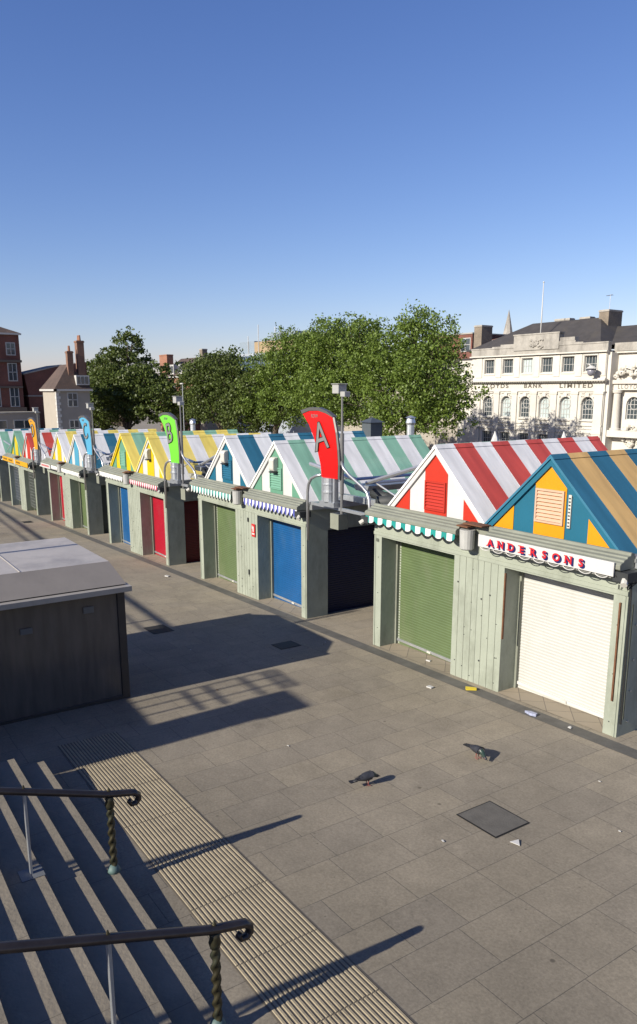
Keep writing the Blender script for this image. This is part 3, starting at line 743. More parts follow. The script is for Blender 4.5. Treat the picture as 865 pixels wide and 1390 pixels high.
# ------------------------------------------------------------------ kiosk in the left foreground
kk = thing('kiosk', 'low dark panelled kiosk with pale chamfered roof', 'kiosk', (-11.25, 3.85, -.42))
def kiosk_mats():
    m = bpy.data.materials.new('smoked_panel'); m.use_nodes = True; t = m.node_tree; p = t.nodes['Principled BSDF']
    p.inputs['Roughness'].default_value = .22; p.inputs['Specular IOR Level'].default_value = .5
    tc = t.nodes.new('ShaderNodeTexCoord'); mp = t.nodes.new('ShaderNodeMapping'); mp.inputs['Scale'].default_value = (1, 3.5, .6); t.links.new(tc.outputs['Object'], mp.inputs[0])
    n = t.nodes.new('ShaderNodeTexNoise'); n.inputs['Scale'].default_value = 2.5; n.inputs['Detail'].default_value = 7; t.links.new(mp.outputs[0], n.inputs['Vector'])
    r = t.nodes.new('ShaderNodeValToRGB'); r.color_ramp.elements[0].position = .35; r.color_ramp.elements[0].color = (.078,.066,.056,1); r.color_ramp.elements[1].position = .75; r.color_ramp.elements[1].color = (.115,.098,.082,1)
    t.links.new(n.outputs['Fac'], r.inputs[0]); t.links.new(r.outputs[0], p.inputs['Base Color']); return m
M_smoke = kiosk_mats()
M_krf = pm('kiosk_chamfer_shaded', (.33,.30,.27), .45, .08, 1.6, dirt=(.22,.20,.18), dirt_amt=.45)  # chamfer colour darkened, the shading of the slope is painted in
M_kfr = pm('kiosk_frame', (.075,.06,.05), .5, .2, 4)
b = MB(); b.box(-3.2, 0, -9, 0, -.2, 1.78); b.build('body', M_smoke, kk)
b = MB(); b.box(-.06, .03, -.09, .03, -.2, 1.79); b.box(-.0, .025, -9, -.09, -.2, .06)

b.build('frame', M_kfr, kk, bevel=.004)
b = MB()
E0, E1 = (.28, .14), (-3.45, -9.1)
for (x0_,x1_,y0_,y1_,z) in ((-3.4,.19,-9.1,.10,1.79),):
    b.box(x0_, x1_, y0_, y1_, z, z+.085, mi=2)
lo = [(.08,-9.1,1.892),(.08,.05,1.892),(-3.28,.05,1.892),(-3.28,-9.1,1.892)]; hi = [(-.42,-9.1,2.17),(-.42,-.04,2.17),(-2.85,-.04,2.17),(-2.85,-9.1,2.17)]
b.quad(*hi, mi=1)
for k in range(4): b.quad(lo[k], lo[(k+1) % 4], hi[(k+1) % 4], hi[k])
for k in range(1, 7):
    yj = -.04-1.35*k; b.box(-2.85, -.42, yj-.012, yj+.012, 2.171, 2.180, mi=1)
b.build('roof', [M_krf, pm('kiosk_top_lit', (.62,.57,.52), .5, .08, 2.5, dirt=(.30,.28,.27), dirt_amt=.6), pm('kiosk_fascia', (.46,.43,.39), .5, .08, 2, dirt=(.2,.18,.15), dirt_amt=.4)], kk, bevel=.006)  # flat top coloured paler than the chamfer, light on it painted in
b = MB(); b.box(.02,.024,-.62,-.46,1.50,1.60); b.build('notice', pm('faded_sticker', (.22,.21,.19), .6, .1), kk)
b = MB(); b.box(.02,.024,-1.55,-1.38,1.33,1.42); b.build('notice', pm('faded_sticker', (.22,.21,.19), .6, .1), kk)

# ------------------------------------------------------------------ handrails
M_bronze = pm('rail_dark_bronze', (.055,.045,.04), .28, .2, 6, metal=.5)
M_brass = pm('weathered_brass', (.075,.065,.035), .42, .4, 14, metal=.45, dirt=(.06,.12,.11), dirt_amt=.6)
M_patina = pm('verdigris', (.13,.21,.20), .6, .25, 12)
def handrail(x, label, tread):
    h = thing('handrail', label, 'handrail', (x, 1.97, -.08), 0, 'handrails on the steps')
    zr = .80; sl = .355
    r = MB()
    pts = [(0, -9.4, zr+.02+9.4*sl), (0, -.05, zr+.02), (0, .02, zr-.0), (0, .17, zr-.035), (0,.235,zr-.05),(0,.275,zr-.085),(0,.28,zr-.13),(0,.25,zr-.165),(0,.205,zr-.165),(0,.185,zr-.135),(0,.20,zr-.11)]
    rs = [.041]*5+[.039,.036,.033,.030,.027,.022]
    r.tube(pts, rs, 10, flat=.8); r.build('rail', M_bronze, h, smooth=True)
    # twisted newel
    n = MB(); seg = 12; rings = 60; i0 = 0
    for k in range(rings+1):
        u = k/rings; z = .06+u*(zr-.16)
        for j in range(seg):
            an = 2*pi*j/seg; rr = .030+.009*cos(2*(an-u*2*pi*3.2)); n.v.append((rr*cos(an), rr*sin(an), z))
    for k in range(rings):
        for j in range(seg):
            a = k*seg+j; b_ = k*seg+(j+1) % seg; n.f.append((a, b_, b_+seg, a+seg)); n.m.append(0)
    nw = n.build('newel', M_brass, h, smooth=True)
    f = MB(); f.tube([(0,0,0),(0,0,.03),(0,0,.07)], [.065,.055,.035], 16); f.build('newel_foot', M_patina, h, smooth=True)
    f = MB(); f.tube([(0,0,zr-.14),(0,0,zr-.10),(0,0,zr-.06),(0,0,zr-.02)], [.036,.046,.036,.040], 14); f.build('newel_collar', M_brass, h, smooth=True)
    f = MB(); f.tube([(0,0,zr+.02),(0,0,zr+.045),(0,0,zr+.075)], [.018,.016,.004], 8); f.build('finial', M_brass, h)
    # plain posts further up
    for y in (-.74, -2.9, -5.1, -7.3):
        k = int((-y-.0)/.34+.0); zt = .13*math.floor((2.0-(1.97+y))/.34)
        pz = MB(); pz.box(-.02, .02, y-.012, y+.012, zt, zr+.0+(-y)*sl); pz.build('post', M_galv, h, bevel=.003)
        pz = MB(); pz.tube([(0,y,zr+.02-y*sl),(0,y,zr+.065-y*sl)], [.018,.005], 8); pz.build('finial', M_brass, h)
        pz = MB(); pz.box(-.09,.09,y-.10,y+.10,zt,zt+.006); pz.build('post_base', pm('base_plate', (.20,.21,.22), .5, .15, 8), h)
    return h
handrail(-6.45, 'bronze handrail with twisted brass newel, the one reaching across the middle of the steps', 0)
handrail(-4.25, 'bronze handrail in the lower foreground with a square of tape on top', 0)

# ------------------------------------------------------------------ litter
def litter(x, y, pts, h, mat, label, rz, name='litter'):
    q = MB(); n = len(pts); random.seed(int(abs(x*100)))
    c_, s_ = cos(rz), sin(rz); z = gz(x, y)+.009
    P_ = [(x+a*c_-b_*s_, y+a*s_+b_*c_) for a, b_ in pts]
    top = [(p[0], p[1], z+h*random.uniform(.6, 1.3)) for p in P_]; bot = [(p[0], p[1], z) for p in P_]
    q.quad(*top); q.quad(*bot[::-1])
    for k in range(n): q.quad(bot[k], bot[(k+1) % n], top[(k+1) % n], top[k])
    tag(q.build(name, mat), label, 'litter')
Mp_leaf = pm('dry_leaf', (.16,.10,.05), .8, .2, 20); Myl = pm('yellow_packet', (.85,.66,.06), .5, .1, 30); Mbl = pm('blue_white_wrapper', (.48,.52,.72), .4, .35, 30); Mwh = pm('paper_scrap', (.75,.74,.72), .6, .05)
litter(-8.25, 8.52, [(-.085,-.035),(.085,-.035),(.085,.035),(-.085,.035)], .035, Myl, 'crumpled yellow packet by the foot of the stall pillar', .9, 'packet')
litter(-6.98, 8.50, [(-.10,-.03),(.02,-.05),(.10,-.02),(.08,.04),(-.05,.04)], .028, Mbl, 'pale blue and white wrapper in front of the white shutter', 0, 'wrapper')
litter(-8.72, 8.05, [(-.05,-.03),(.05,-.04),(.06,.03),(-.03,.04)], .02, Mwh, 'white scrap on the paving left of the yellow packet', .3, 'paper_scrap')
litter(-4.74, 5.66, [(-.05,-.04),(.06,-.03),(.0,.05)], .01, Mwh, 'triangular white scrap beside the grey access cover', .2, 'paper_scrap')
litter(-6.32, 8.55, [(-.025,-.02),(.025,-.02),(.02,.02),(-.02,.02)], .015, Mwh, 'tiny white scrap near the right end of the white shutter', 0, 'paper_scrap')
litter(-19.76, 8.1, [(-.06,-.04),(.06,-.03),(.04,.05),(-.05,.03)], .03, Mwh, 'white scrap in front of the red shutter', .4, 'paper_scrap')
litter(-9.76, 8.96, [(-.04,-.03),(.05,-.02),(.03,.04)], .02, Mwh, 'white crumb of paper under the green shutter', .1, 'paper_scrap')

# bottom bars and locks on the shutters, cable loops at the corner of the nearest stall
for i, (r_, X0, zc) in enumerate(fronts[:8]):
    t, fx = r_[0], r_[1]; a_, b_ = sorted((fx(.22), fx(2.17))); zl = min(gz(X0+a_, 9.2), gz(X0+b_, 9.2))-(zc-2.72)
    zh = max(gz(X0+a_, 9.2), gz(X0+b_, 9.2))-(zc-2.72)
    q = MB(); q.box(a_+.01, b_-.01, .395, .412, zh+.01, zh+.06); q.build('bottom_bar', M_galv if i != 1 else M_white, t)
    q = MB(); m_ = (a_+b_)/2; q.box(m_-.05, m_+.05, .375, .394, zh+.015, zh+.05); q.build('lock', M_lightbox, t)
t, fx = fronts[1][0][0], fronts[1][0][1]
q = MB()
for k in range(3):
    q.tube([(W-.06+.05*k, -.24+.03*k, 2.44), (W+.05+.03*k, -.20, 2.33-.03*k), (W+.12, -.10+.05*k, 2.36), (W+.06, .05, 2.45)], .012, 6)
q.tube([(W+.02,.0,2.44),(W+.02,.02,2.1),(W+.02,.05,.3)], .012, 6); q.build('cable', M_rubber, t)
random.seed(21)
for k in range(9):
    x = random.uniform(-13, -3); y = random.uniform(4.2, 8.3); q = MB(); z = gz(x,y)+.009; a_ = random.uniform(0,6.28); l_ = random.uniform(.010,.020); w_ = random.uniform(.004,.010)
    c_, s_ = cos(a_), sin(a_); P4 = [(x+l_*c_-w_*s_, y+l_*s_+w_*c_), (x-l_*c_-w_*s_, y-l_*s_+w_*c_), (x-l_*c_+w_*s_, y-l_*s_-w_*c_), (x+l_*c_+w_*s_, y+l_*s_-w_*c_)]
    q.prism(P4, 2, z, z+.006); tag(q.build('litter_crumb', Mwh if k % 3 else Mp_leaf), 'tiny crumb of litter scattered on the open paving', 'litter', 'tiny litter crumbs on the paving')

# ------------------------------------------------------------------ pigeons
Mp_g = pm('pigeon_grey', (.040,.043,.055), .6, .3, 30); Mp_d = pm('pigeon_dark', (.022,.022,.028), .55, .3, 40)
Mp_p = pm('pigeon_pink', (.38,.13,.11), .6, .1); Mp_w = pm('pigeon_pale', (.32,.33,.35), .6, .2, 40); Mp_b = pm('beak_black', (.02,.02,.02), .4, 0)
def pigeon(x, y, rz, label, pose):
    """x forward; head height set by pose (head position) """
    t = thing('pigeon', label, 'pigeon', (x, y, gz(x,y)+.008), rz)
    hx, hz = pose
    # body: continuous loft from tail to beak
    spine = [(-.205,.100,.003,.018),(-.15,.106,.012,.028),(-.105,.112,.028,.036),(-.055,.118,.048,.050),(0,.122,.056,.056),(.045,.125,.053,.054),(.075,.130,.040,.042)]
    neck0 = (.075,.130); 
    for u in (.35,.6,.8):
        spine.append((neck0[0]+(hx-neck0[0])*u, neck0[1]+(hz-neck0[1])*u, .040-.020*u, .040-.020*u))
    spine += [(hx-.004,hz,.0205,.0215),(hx+.014,hz-.002,.0195,.020),(hx+.028,hz-.008,.011,.011),(hx+.036,hz-.012,.004,.004)]
    b = MB(); seg = 14; n = len(spine)
    for k, (px_, pz, rz_, ry) in enumerate(spine):
        a = spine[max(k-1,0)]; c = spine[min(k+1,n-1)]; d = Vector((c[0]-a[0], 0, c[1]-a[1])).normalized(); u = Vector((-d.z, 0, d.x))
        for j in range(seg):
            an = 2*pi*j/seg; v = Vector((px_,0,pz))+u*sin(an)*rz_+Vector((0,1,0))*cos(an)*ry; b.v.append(tuple(v))
    for k in range(n-1):
        mi = 1 if k < 2 else (2 if 6 <= k <= 8 else 0)
        for j in range(seg):
            p_ = k*seg+j; q_ = k*seg+(j+1) % seg; b.f.append((p_, q_, q_+seg, p_+seg)); b.m.append(mi)
    b.f.append(tuple(range(seg))); b.m.append(1); b.f.append(tuple((n-1)*seg+j for j in range(seg))); b.m.append(0)
    b.build('body', [Mp_g, Mp_d, pm('pigeon_neck', (.04,.075,.06), .3, .3, 40)], t, smooth=True)
    # folded wings: thin curved shells with pale bars
    for s in (-1, 1):
        w_ = MB(); g1 = []
        for i in range(9):
            u = i/8; row = []
            for j in range(6):
                v = j/5; xx = .062-.24*u; th = .15+1.35*v*(1-.55*u); R_ = .060*(1-.62*u)+.006
                row.append((xx, s*sin(th)*R_*1.02, .118-.012*u+cos(th)*R_*.98))
            g1.append(row)
        for i in range(8):
            for j in range(5):
                w_.quad(g1[i][j], g1[i+1][j], g1[i+1][j+1], g1[i][j+1], mi=(1 if i in (4,) and j > 1 else 2 if i > 5 else 0))
        w_.build('wing', [Mp_g, Mp_d, Mp_d], t, smooth=True)
        l = MB(); l.tube([(.01,s*.022,.075),(.0,s*.024,.03),(.005,s*.024,.006)], [.010,.005,.004], 7)
        for an in (-.5, 0, .5, pi): l.tube([(.005,s*.024,.006),(.005+.032*cos(an), s*.024+.032*sin(an), .004)], [.004,.002], 6)
        l.build('leg', Mp_p, t)
        e = MB(); e.ell((hx+.006, s*.0185, hz+.004), (.004,.003,.004), 8, 6); e.build('eye', pm('pigeon_eye', (.6,.15,.02), .2, 0), t)
    k = MB(); k.tube([(hx+.026,0,hz-.006),(hx+.040,0,hz-.014),(hx+.052,0,hz-.022)], [.008,.005,.001], 8); k.build('beak', Mp_b, t)
    ta = MB(); ta.prism([(-.15,-.028),(-.15,.028),(-.245,.036),(-.252,0),(-.245,-.036)], 2, .096, .102); ta.build('tail', Mp_d, t)
    t.scale = (.98,.98,.98)
    return t
pigeon(-6.64, 5.16, radians(82), 'dark grey pigeon with its head lowered, left of the other bird', (.135,.095))
pigeon(-6.40, 6.78, radians(-2), 'dark pigeon with pale wing bars pecking, tail raised, nearer the stalls', (.145,.060))

# ------------------------------------------------------------------ buildings
def brick_mat(name, c1, c2, mort, sx=.22, sz=.075):
    if name in MATS: return MATS[name]
    m = bpy.data.materials.new(name); MATS[name] = m; m.use_nodes = True; t = m.node_tree; p = t.nodes['Principled BSDF']; p.inputs['Roughness'].default_value = .85
    tc = t.nodes.new('ShaderNodeTexCoord'); sp = t.nodes.new('ShaderNodeSeparateXYZ'); t.links.new(tc.outputs['Object'], sp.inputs[0])
    ad = t.nodes.new('ShaderNodeMath'); ad.operation = 'ADD'; t.links.new(sp.outputs[0], ad.inputs[0]); t.links.new(sp.outputs[1], ad.inputs[1])
    cb = t.nodes.new('ShaderNodeCombineXYZ'); t.links.new(ad.outputs[0], cb.inputs[0]); t.links.new(sp.outputs[2], cb.inputs[1])
    br = t.nodes.new('ShaderNodeTexBrick'); br.inputs['Scale'].default_value = 1; br.inputs['Brick Width'].default_value = sx; br.inputs['Row Height'].default_value = sz
    br.inputs['Mortar Size'].default_value = .008; br.inputs['Color1'].default_value = (*c1,1); br.inputs['Color2'].default_value = (*c2,1); br.inputs['Mortar'].default_value = (*mort,1)
    t.links.new(cb.outputs[0], br.inputs['Vector'])
    n = t.nodes.new('ShaderNodeTexNoise'); n.inputs['Scale'].default_value = .6; n.inputs['Detail'].default_value = 8; t.links.new(tc.outputs['Object'], n.inputs['Vector'])
    r = t.nodes.new('ShaderNodeMapRange'); r.inputs[1].default_value = .3; r.inputs[2].default_value = .7; r.inputs[3].default_value = .75; r.inputs[4].default_value = 1.15; t.links.new(n.outputs['Fac'], r.inputs[0])
    v = t.nodes.new('ShaderNodeVectorMath'); v.operation = 'SCALE'; t.links.new(br.outputs['Color'], v.inputs[0]); t.links.new(r.outputs[0], v.inputs['Scale']); t.links.new(v.outputs[0], p.inputs['Base Color'])
    return m
M_redb = brick_mat('red_brick', (.17,.048,.030), (.12,.036,.026), (.14,.10,.08))
M_orb = brick_mat('orange_brick', (.30,.115,.06), (.22,.085,.05), (.2,.16,.12))
M_chb = brick_mat('chimney_brick', (.20,.095,.055), (.15,.075,.05), (.15,.12,.1))
M_greyb = brick_mat('stock_brick', (.22,.18,.13), (.16,.13,.10), (.15,.13,.11))
M_tile = brick_mat('clay_tiles', (.085,.055,.042), (.065,.045,.036), (.04,.03,.03), .25, .18)
M_slate = pm('slate_roof', (.085,.078,.075), .7, .2, 1.2, dirt=(.14,.12,.09), dirt_amt=.5)
M_port = pm('portland_stone', (.86,.82,.74), .8, .06, .8, bump=.15, bscale=6, dirt=(.55,.49,.41), dirt_amt=.35)
M_portd = pm('weathered_portland', (.50,.47,.42), .85, .25, .9, bump=.2, bscale=6, dirt=(.13,.12,.11), dirt_amt=.85)
M_render = pm('cream_render', (.52,.47,.40), .8, .06, 1)
M_glassd = pm('window_glass', (.08,.10,.115), .08, .2, .7, spec=.8)
M_glassp = pm('blind_glass', (.66,.76,.76), .2, .12, .7, spec=.7)
M_frm = pm('window_frame_white', (.72,.71,.68), .5, .03)

def arch_pts(x0, x1, z0, zs, n=10):
    cx_, r = (x0+x1)/2, (x1-x0)/2
    return [(x0,z0),(x1,z0)]+[(cx_+r*cos(a), zs+r*sin(a)) for a in [pi*k/n for k in range(n+1)]]
def wall_holes(mb, y, x0, x1, z0, z1, holes, depth=.35, mi=0):
    """front wall in plane y with openings (x0,x1,z0,z1,arched)"""
    xs_ = sorted({x0, x1}|{h[0] for h in holes}|{h[1] for h in holes}); zs_ = sorted({z0, z1}|{h[2] for h in holes}|{h[3] for h in holes})
    for i in range(len(xs_)-1):
        for j in range(len(zs_)-1):
            a, b_, c, d = xs_[i], xs_[i+1], zs_[j], zs_[j+1]
            if any(h[0] <= a+1e-6 and h[1] >= b_-1e-6 and h[2] <= c+1e-6 and h[3] >= d-1e-6 for h in holes): continue
            mb.quad((a,y,c),(b_,y,c),(b_,y,d),(a,y,d), mi=mi)
    for h in holes:
        a, b_, c, d = h[:4]
        if h[4]:
            r = (b_-a)/2; zs = d-r; cc = (a+b_)/2; n = 8
            arc = [(cc+r*cos(pi*k/n), zs+r*sin(pi*k/n)) for k in range(n+1)]
            for k in range(n):
                p_, q_ = arc[k], arc[k+1]
                mb.quad((p_[0],y,p_[1]),(q_[0],y,q_[1]),(q_[0],y,d),(p_[0],y,d), mi=mi)
                mb.quad((p_[0],y,p_[1]),(q_[0],y,q_[1]),(q_[0],y+depth,q_[1]),(p_[0],y+depth,p_[1]), mi=mi)
            top = zs
        else:
            mb.quad((a,y,d),(b_,y,d),(b_,y+depth,d),(a,y+depth,d), mi=mi); top = d
        mb.quad((a,y,c),(a,y,top),(a,y+depth,top),(a,y+depth,c), mi=mi); mb.quad((b_,y,c),(b_,y,top),(b_,y+depth,top),(b_,y+depth,c), mi=mi)
        mb.quad((a,y,c),(b_,y,c),(b_,y+depth,c),(a,y+depth,c), mi=mi)
def window(par, y, x0, x1, z0, z1, arched=False, pane=None, bars=(2,3), fw=.07):
    f = MB(); r = (x1-x0)/2; zs = z1-r if arched else z1; cc = (x0+x1)/2
    f.box(x0, x0+fw, y, y+.06, z0, zs); f.box(x1-fw, x1, y, y+.06, z0, zs); f.box(x0+fw, x1-fw, y, y+.06, z0, z0+fw)
    if arched: f.tube([(cc+(r-fw/2)*cos(pi*k/10), y+.03, zs+(r-fw/2)*sin(pi*k/10)) for k in range(11)], fw/2, 6)
    else: f.box(x0+fw, x1-fw, y, y+.06, z1-fw, z1)
    for k in range(1, bars[0]+1):
        xx = x0+(x1-x0)*k/(bars[0]+1); hh = zs+(sqrt(max(0, r*r-(xx-cc)**2)) if arched else 0); f.box(xx-fw*.32, xx+fw*.32, y+.01, y+.05, z0+fw, hh-fw*.3)
    for k in range(1, bars[1]+1):
        zz = z0+(zs-z0)*k/(bars[1]+(0 if arched else 1)); f.box(x0+fw, x1-fw, y+.012, y+.048, zz-fw*.32, zz+fw*.32)
    if arched: f.tube([(cc+r*.62*cos(2*pi*k/14), y+.02, zs+r*.62*sin(2*pi*k/14)) for k in range(15)], fw*.42, 6)
    w_ = f.build('window', M_frm, par)
    g_ = MB()
    if arched: g_.prism(arch_pts(x0, x1, z0, zs), 1, y+.07, y+.09)
    else: g_.box(x0, x1, y+.07, y+.09, z0, z1)
    g_.build('pane', pane or M_glassd, w_); return w_

YB = 72.0
bank = thing('bank_building', 'pale stone classical bank with arched windows and carved name', 'building', (0,0,0))
wb = MB()
bays = [(-69.0+3.02*k) for k in range(6)]; bays = [-68.97, -65.95, -62.97, -60.05, -57.08, -54.12]
att = [(c-.80, c+.80, 6.43, 8.07, False) for c in bays]; arc = [(c-.80, c+.80, 1.25, 3.70, True) for c in bays]; grd = [(c-.78, c+.78, -2.3, -.62, False) for c in bays]
wall_holes(wb, YB, -72.0, -52.1, -4.5, 5.0, arc+grd); wall_holes(wb, YB, -72.0, -52.1, 5.0, 8.5, att)
wb.box(-72.0, -52.1, YB+.9, YB+14, -4.5, 8.6)
# left return wing lower and recessed right hand entrance bay
wb.box(-75.5, -72.0, YB+1.2, YB+13, -4.5, 8.2)
wall_holes(wb, YB+1.5, -52.1, -38, -4.5, 8.4, [(-50.35,-48.7,1.35,3.75,True), (-45.2,-43.5,1.35,3.75,True)])
wb.box(-52.1, -38, YB+2.4, YB+14, -4.5, 8.4); wb.quad((-52.1,YB,-4.5),(-52.1,YB+1.5,-4.5),(-52.1,YB+1.5,8.5),(-52.1,YB,8.5))
wb.box(-52.099, -51.72, YB+.25, YB+1.49, -4.5, 8.38); wb.build('wall', M_port, bank)
pl = MB()
for a, b_ in ((-70.95,-70.25),(-68.0+.15,-67.05),(-65.05+.05,-64.2),(-62.12,-61.2),(-59.2,-58.3),(-56.25,-55.4),(-53.25,-52.15)):
    pl.box(a, b_, YB-.16, YB-.002, -4.4, 4.2); pl.box(a-.08, b_+.08, YB-.22, YB-.002, 4.0, 4.28); pl.box(a-.06, b_+.06, YB-.22, YB-.004, -.3, 0.0)
for a, b_ in ((-71.2,-70.2),(-67.95,-67.0),(-64.95,-64.1),(-62.0,-61.1),(-59.1,-58.2),(-56.1,-55.2),(-53.1,-52.15)): pl.box(a, b_, YB-.09, YB-.002, 5.95, 8.3)
pl.build('pilasters', M_port, bank)
cn = MB()
cn.box(-72.1, -51.9, YB-.30, YB-.003, 5.28, 5.42); cn.box(-72.2, -51.75, YB-.62, YB-.003, 5.42, 5.60); cn.box(-72.1, -51.9, YB-.34, YB-.003, 5.60, 5.72)
cn.box(-72.1, -51.95, YB-.12, YB-.003, 4.28, 4.42); cn.box(-72.15, -51.9, YB-.38, YB-.003, 8.42, 8.56)
for k in range(60): cn.box(-71.9+k*.334, -71.75+k*.334, YB-.46, YB-.302, 5.30, 5.415)
cn.box(-72.0, -52.1, YB-.14, YB-.003, .55, .72); cn.box(-72.0,-52.1,YB-.12,YB-.003,-.25,-.12)
cn.box(-51.9, -38, YB+.75, YB+1.497, 5.10, 5.50); cn.box(-51.9, -38, YB+1.0, YB+1.497, 4.45, 5.10); cn.box(-51.95,-38,YB+1.1,YB+1.497,8.3,8.5)
for c in bays:                                        # sills and panel frames
    cn.box(c-.95, c+.95, YB-.20, YB-.003, 1.06, 1.22); cn.box(c-.95, c+.95, YB-.07, YB-.003, 6.22, 6.38); cn.box(c-1.0, c+1.0, YB-.10, YB-.003, .2, .32)
    cn.box(c-.98, c-.84, YB-.08, YB-.003, 6.40, 8.10); cn.box(c+.84, c+.98, YB-.08, YB-.003, 6.40, 8.10); cn.box(c-.98, c+.98, YB-.10, YB-.003, 8.12, 8.26)
    cn.tube([(c+.90*cos(pi*k/10), YB-.03, 2.9+.90*sin(pi*k/10)) for k in range(11)], .10, 6)
    cn.box(c-.98,c-.84,YB-.07,YB-.003,1.22,2.9); cn.box(c+.84,c+.98,YB-.07,YB-.003,1.22,2.9)
cn.build('cornice', M_port, bank)
random.seed(3)
for c in bays:                                        # carved swags above the arches
    cv = MB()
    cv.box(c-.85, c-.35, YB-.14, YB-.003, 4.06, 4.22); cv.box(c+.35, c+.85, YB-.14, YB-.003, 4.06, 4.22); cv.box(c-.36, c+.36, YB-.12, YB-.003, 4.03, 4.20); cv.box(c-.25, c+.25, YB-.24, YB-.003, 3.72, 4.12)
    for k in range(14):
        s_ = random.choice((-1,1)); x = c+s_*random.uniform(.3,.95); z = 4.0-abs(x-c)*random.uniform(.25,.75); cv.ell((x, YB-.03, z), (.09,.12,.07), 6, 5)
    cv.build('swag', M_port, bank)
cv = MB()
for k in range(34): cv.ell((-61.6+random.gauss(0,.55), YB-.28, 9.75+random.gauss(0,.26)), (.16,.12,.13), 6, 5)
cv.build('crest', M_portd, bank)
cv = MB()
for k in range(60): x = random.uniform(-51.6,-44); cv.ell((x, YB+.95, 6.1+.9*max(0,1-abs(x+47.5)/4)+random.gauss(0,.3)), (.28,.22,.24), 6, 5)
cv.build('carved_cresting', M_port, bank)
cv = MB()
for k in range(60): cv.ell((-49.2+random.gauss(0,.75), YB+1.2, -.4+random.gauss(0,.55)), (.22,.25,.22), 6, 5)
cv.build('coat_of_arms', M_port, bank)
pp = MB()
pp.box(-72.1, -52.0, YB-.10, YB+.5, 8.56, 9.35); pp.box(-72.15, -51.95, YB-.16, YB+.56, 9.35, 9.5); pp.box(-67.2, -56.2, YB-.14, YB+.55, 9.5, 9.82); pp.box(-68.6,-55.2,YB-.12,YB+.53,9.5,9.62)
pp.box(-65.05, -58.4, YB-.22, YB+.6, 9.0, 10.72); pp.box(-65.15, -58.3, YB-.28, YB+.66, 10.72, 10.86); pp.box(-58.29, -56.3, YB-.16, YB+.57, 9.82, 10.2)
pp.box(-52.0, -38, YB+1.0, YB+1.8, 8.5, 9.35)
pp.build('parapet', M_portd, bank)
rf = MB()   # hipped slate roofs
def hip(mb, x0, x1, y0, y1, z0, z1, rx0, rx1, mi=0):
    ym = (y0+y1)/2; a=(x0,y0,z0); b_=(x1,y0,z0); c=(x1,y1,z0); d=(x0,y1,z0); e=(rx0,ym,z1); f=(rx1,ym,z1)
    mb.quad(a,b_,f,e,mi=mi); mb.quad(c,d,e,f,mi=mi); mb.quad(b_,c,f,mi=mi); mb.quad(d,a,e,mi=mi); mb.quad(a,b_,c,d,mi=mi)
hip(rf, -74.0, -53.5, YB+.6, YB+11, 9.3, 12.6, -67.5, -57.5); hip(rf, -58.5, -50.2, YB+2.5, YB+12, 9.3, 11.6, -57.2, -52.6)
rf.build('roof', M_slate, bank)
def chimney(par, x0, x1, y0, y1, z0, z1, mat, pots=0, capm=None):
    c = MB(); c.box(x0, x1, y0, y1, z0, z1-.22); c.box(x0-.06, x1+.06, y0-.06, y1+.06, z1-.22, z1-.06, mi=1); c.box(x0, x1, y0, y1, z1-.06, z1, mi=1)
    for k in range(pots):
        xx = x0+(x1-x0)*(k+.5)/pots; c.tube([(xx,(y0+y1)/2,z1),(xx,(y0+y1)/2,z1+.6)], [.16,.12], 8, mi=2)
    return c.build('chimney', [mat, capm or M_portd, M_orb], par)
chimney(bank, -76.9, -75.5, 77, 79, 8.0, 12.95, M_greyb); chimney(bank, -57.6, -56.3, 77.5, 80, 9.3, 13.4, M_greyb); chimney(bank, -64.6, -62.4, 78.4, 79.3, 10, 12.95, M_portd); chimney(bank, -60.9, -59.5, 78.4, 79.3, 10, 12.9, M_portd)
for k, c in enumerate(bays):
    window(bank, YB+.22, c-.80, c+.80, 6.43, 8.07, False, M_glassp if k == 2 else M_glassd, (3,1), .06)
    window(bank, YB+.22, c-.80, c+.80, 1.25, 3.70, True, M_glassp if k in (1,3,4) else M_glassd, (3,3), .07)
    window(bank, YB+.22, c-.78, c+.78, -2.3, -.62, False, M_glassp if k in (4,5) else M_glassd, (3,1), .07)
window(bank, YB+1.72, -50.35, -48.7, 1.35, 3.75, True, M_glassd, (3,3), .07); window(bank, YB+1.72, -45.2, -43.5, 1.35, 3.75, True, M_glassd, (3,3), .07)
cl = MB()
for x in (-51.15, -46.9, -41.7):
    cl.tube([(x,YB+.95,.2),(x,YB+.95,.4),(x,YB+.95,.45),(x,YB+.95,4.1),(x,YB+.95,4.15),(x,YB+.95,4.45)], [.55,.55,.42,.36,.48,.52], 18)
cl.box(-51.9, -38, YB+.4, YB+1.497, -.5, .2); cl.build('columns', M_port, bank)
M_inc = pm('incised_letters', (.17,.15,.125), .9, .05)
for body, x, wd in (('LLOYDS', -70.0, 4.3), ('BANK', -63.3, 2.8), ('LIMITED', -58.1, 4.5)):
    o = text_obj('lettering', body, .66, (x, YB-.012, 4.70), M_inc, bank, extrude=.008, spacing=1.35, bold=.022)
    dims = max(v.co.x for v in o.data.vertices); o.scale = (wd/dims, 1, 1)
o = text_obj('lettering', 'LLOYDS  BANK', .6, (-51.2, YB+.985, 4.58), M_inc, bank, extrude=.008, spacing=1.35)
fp = MB(); fp.tube([(-62.95,74,9.2),(-62.95,74,16.7)], [.09,.045], 8); fp.ell((-62.95,74,16.75), (.10,.10,.10), 8, 6)
tag(fp.build('flagpole', M_white, smooth=True), 'white flagpole standing on top of the stone bank', 'flagpole')
an = MB(); an.tube([(-57,78.5,13.4),(-57,78.5,15.1)], .03, 6); an.tube([(-57.5,78.5,15.0),(-56.7,78.5,15.1)], .025, 6)
for k in range(5): an.tube([(-57.4+k*.16,78.2,15.02),(-57.4+k*.16,78.8,15.02)], .012, 4)
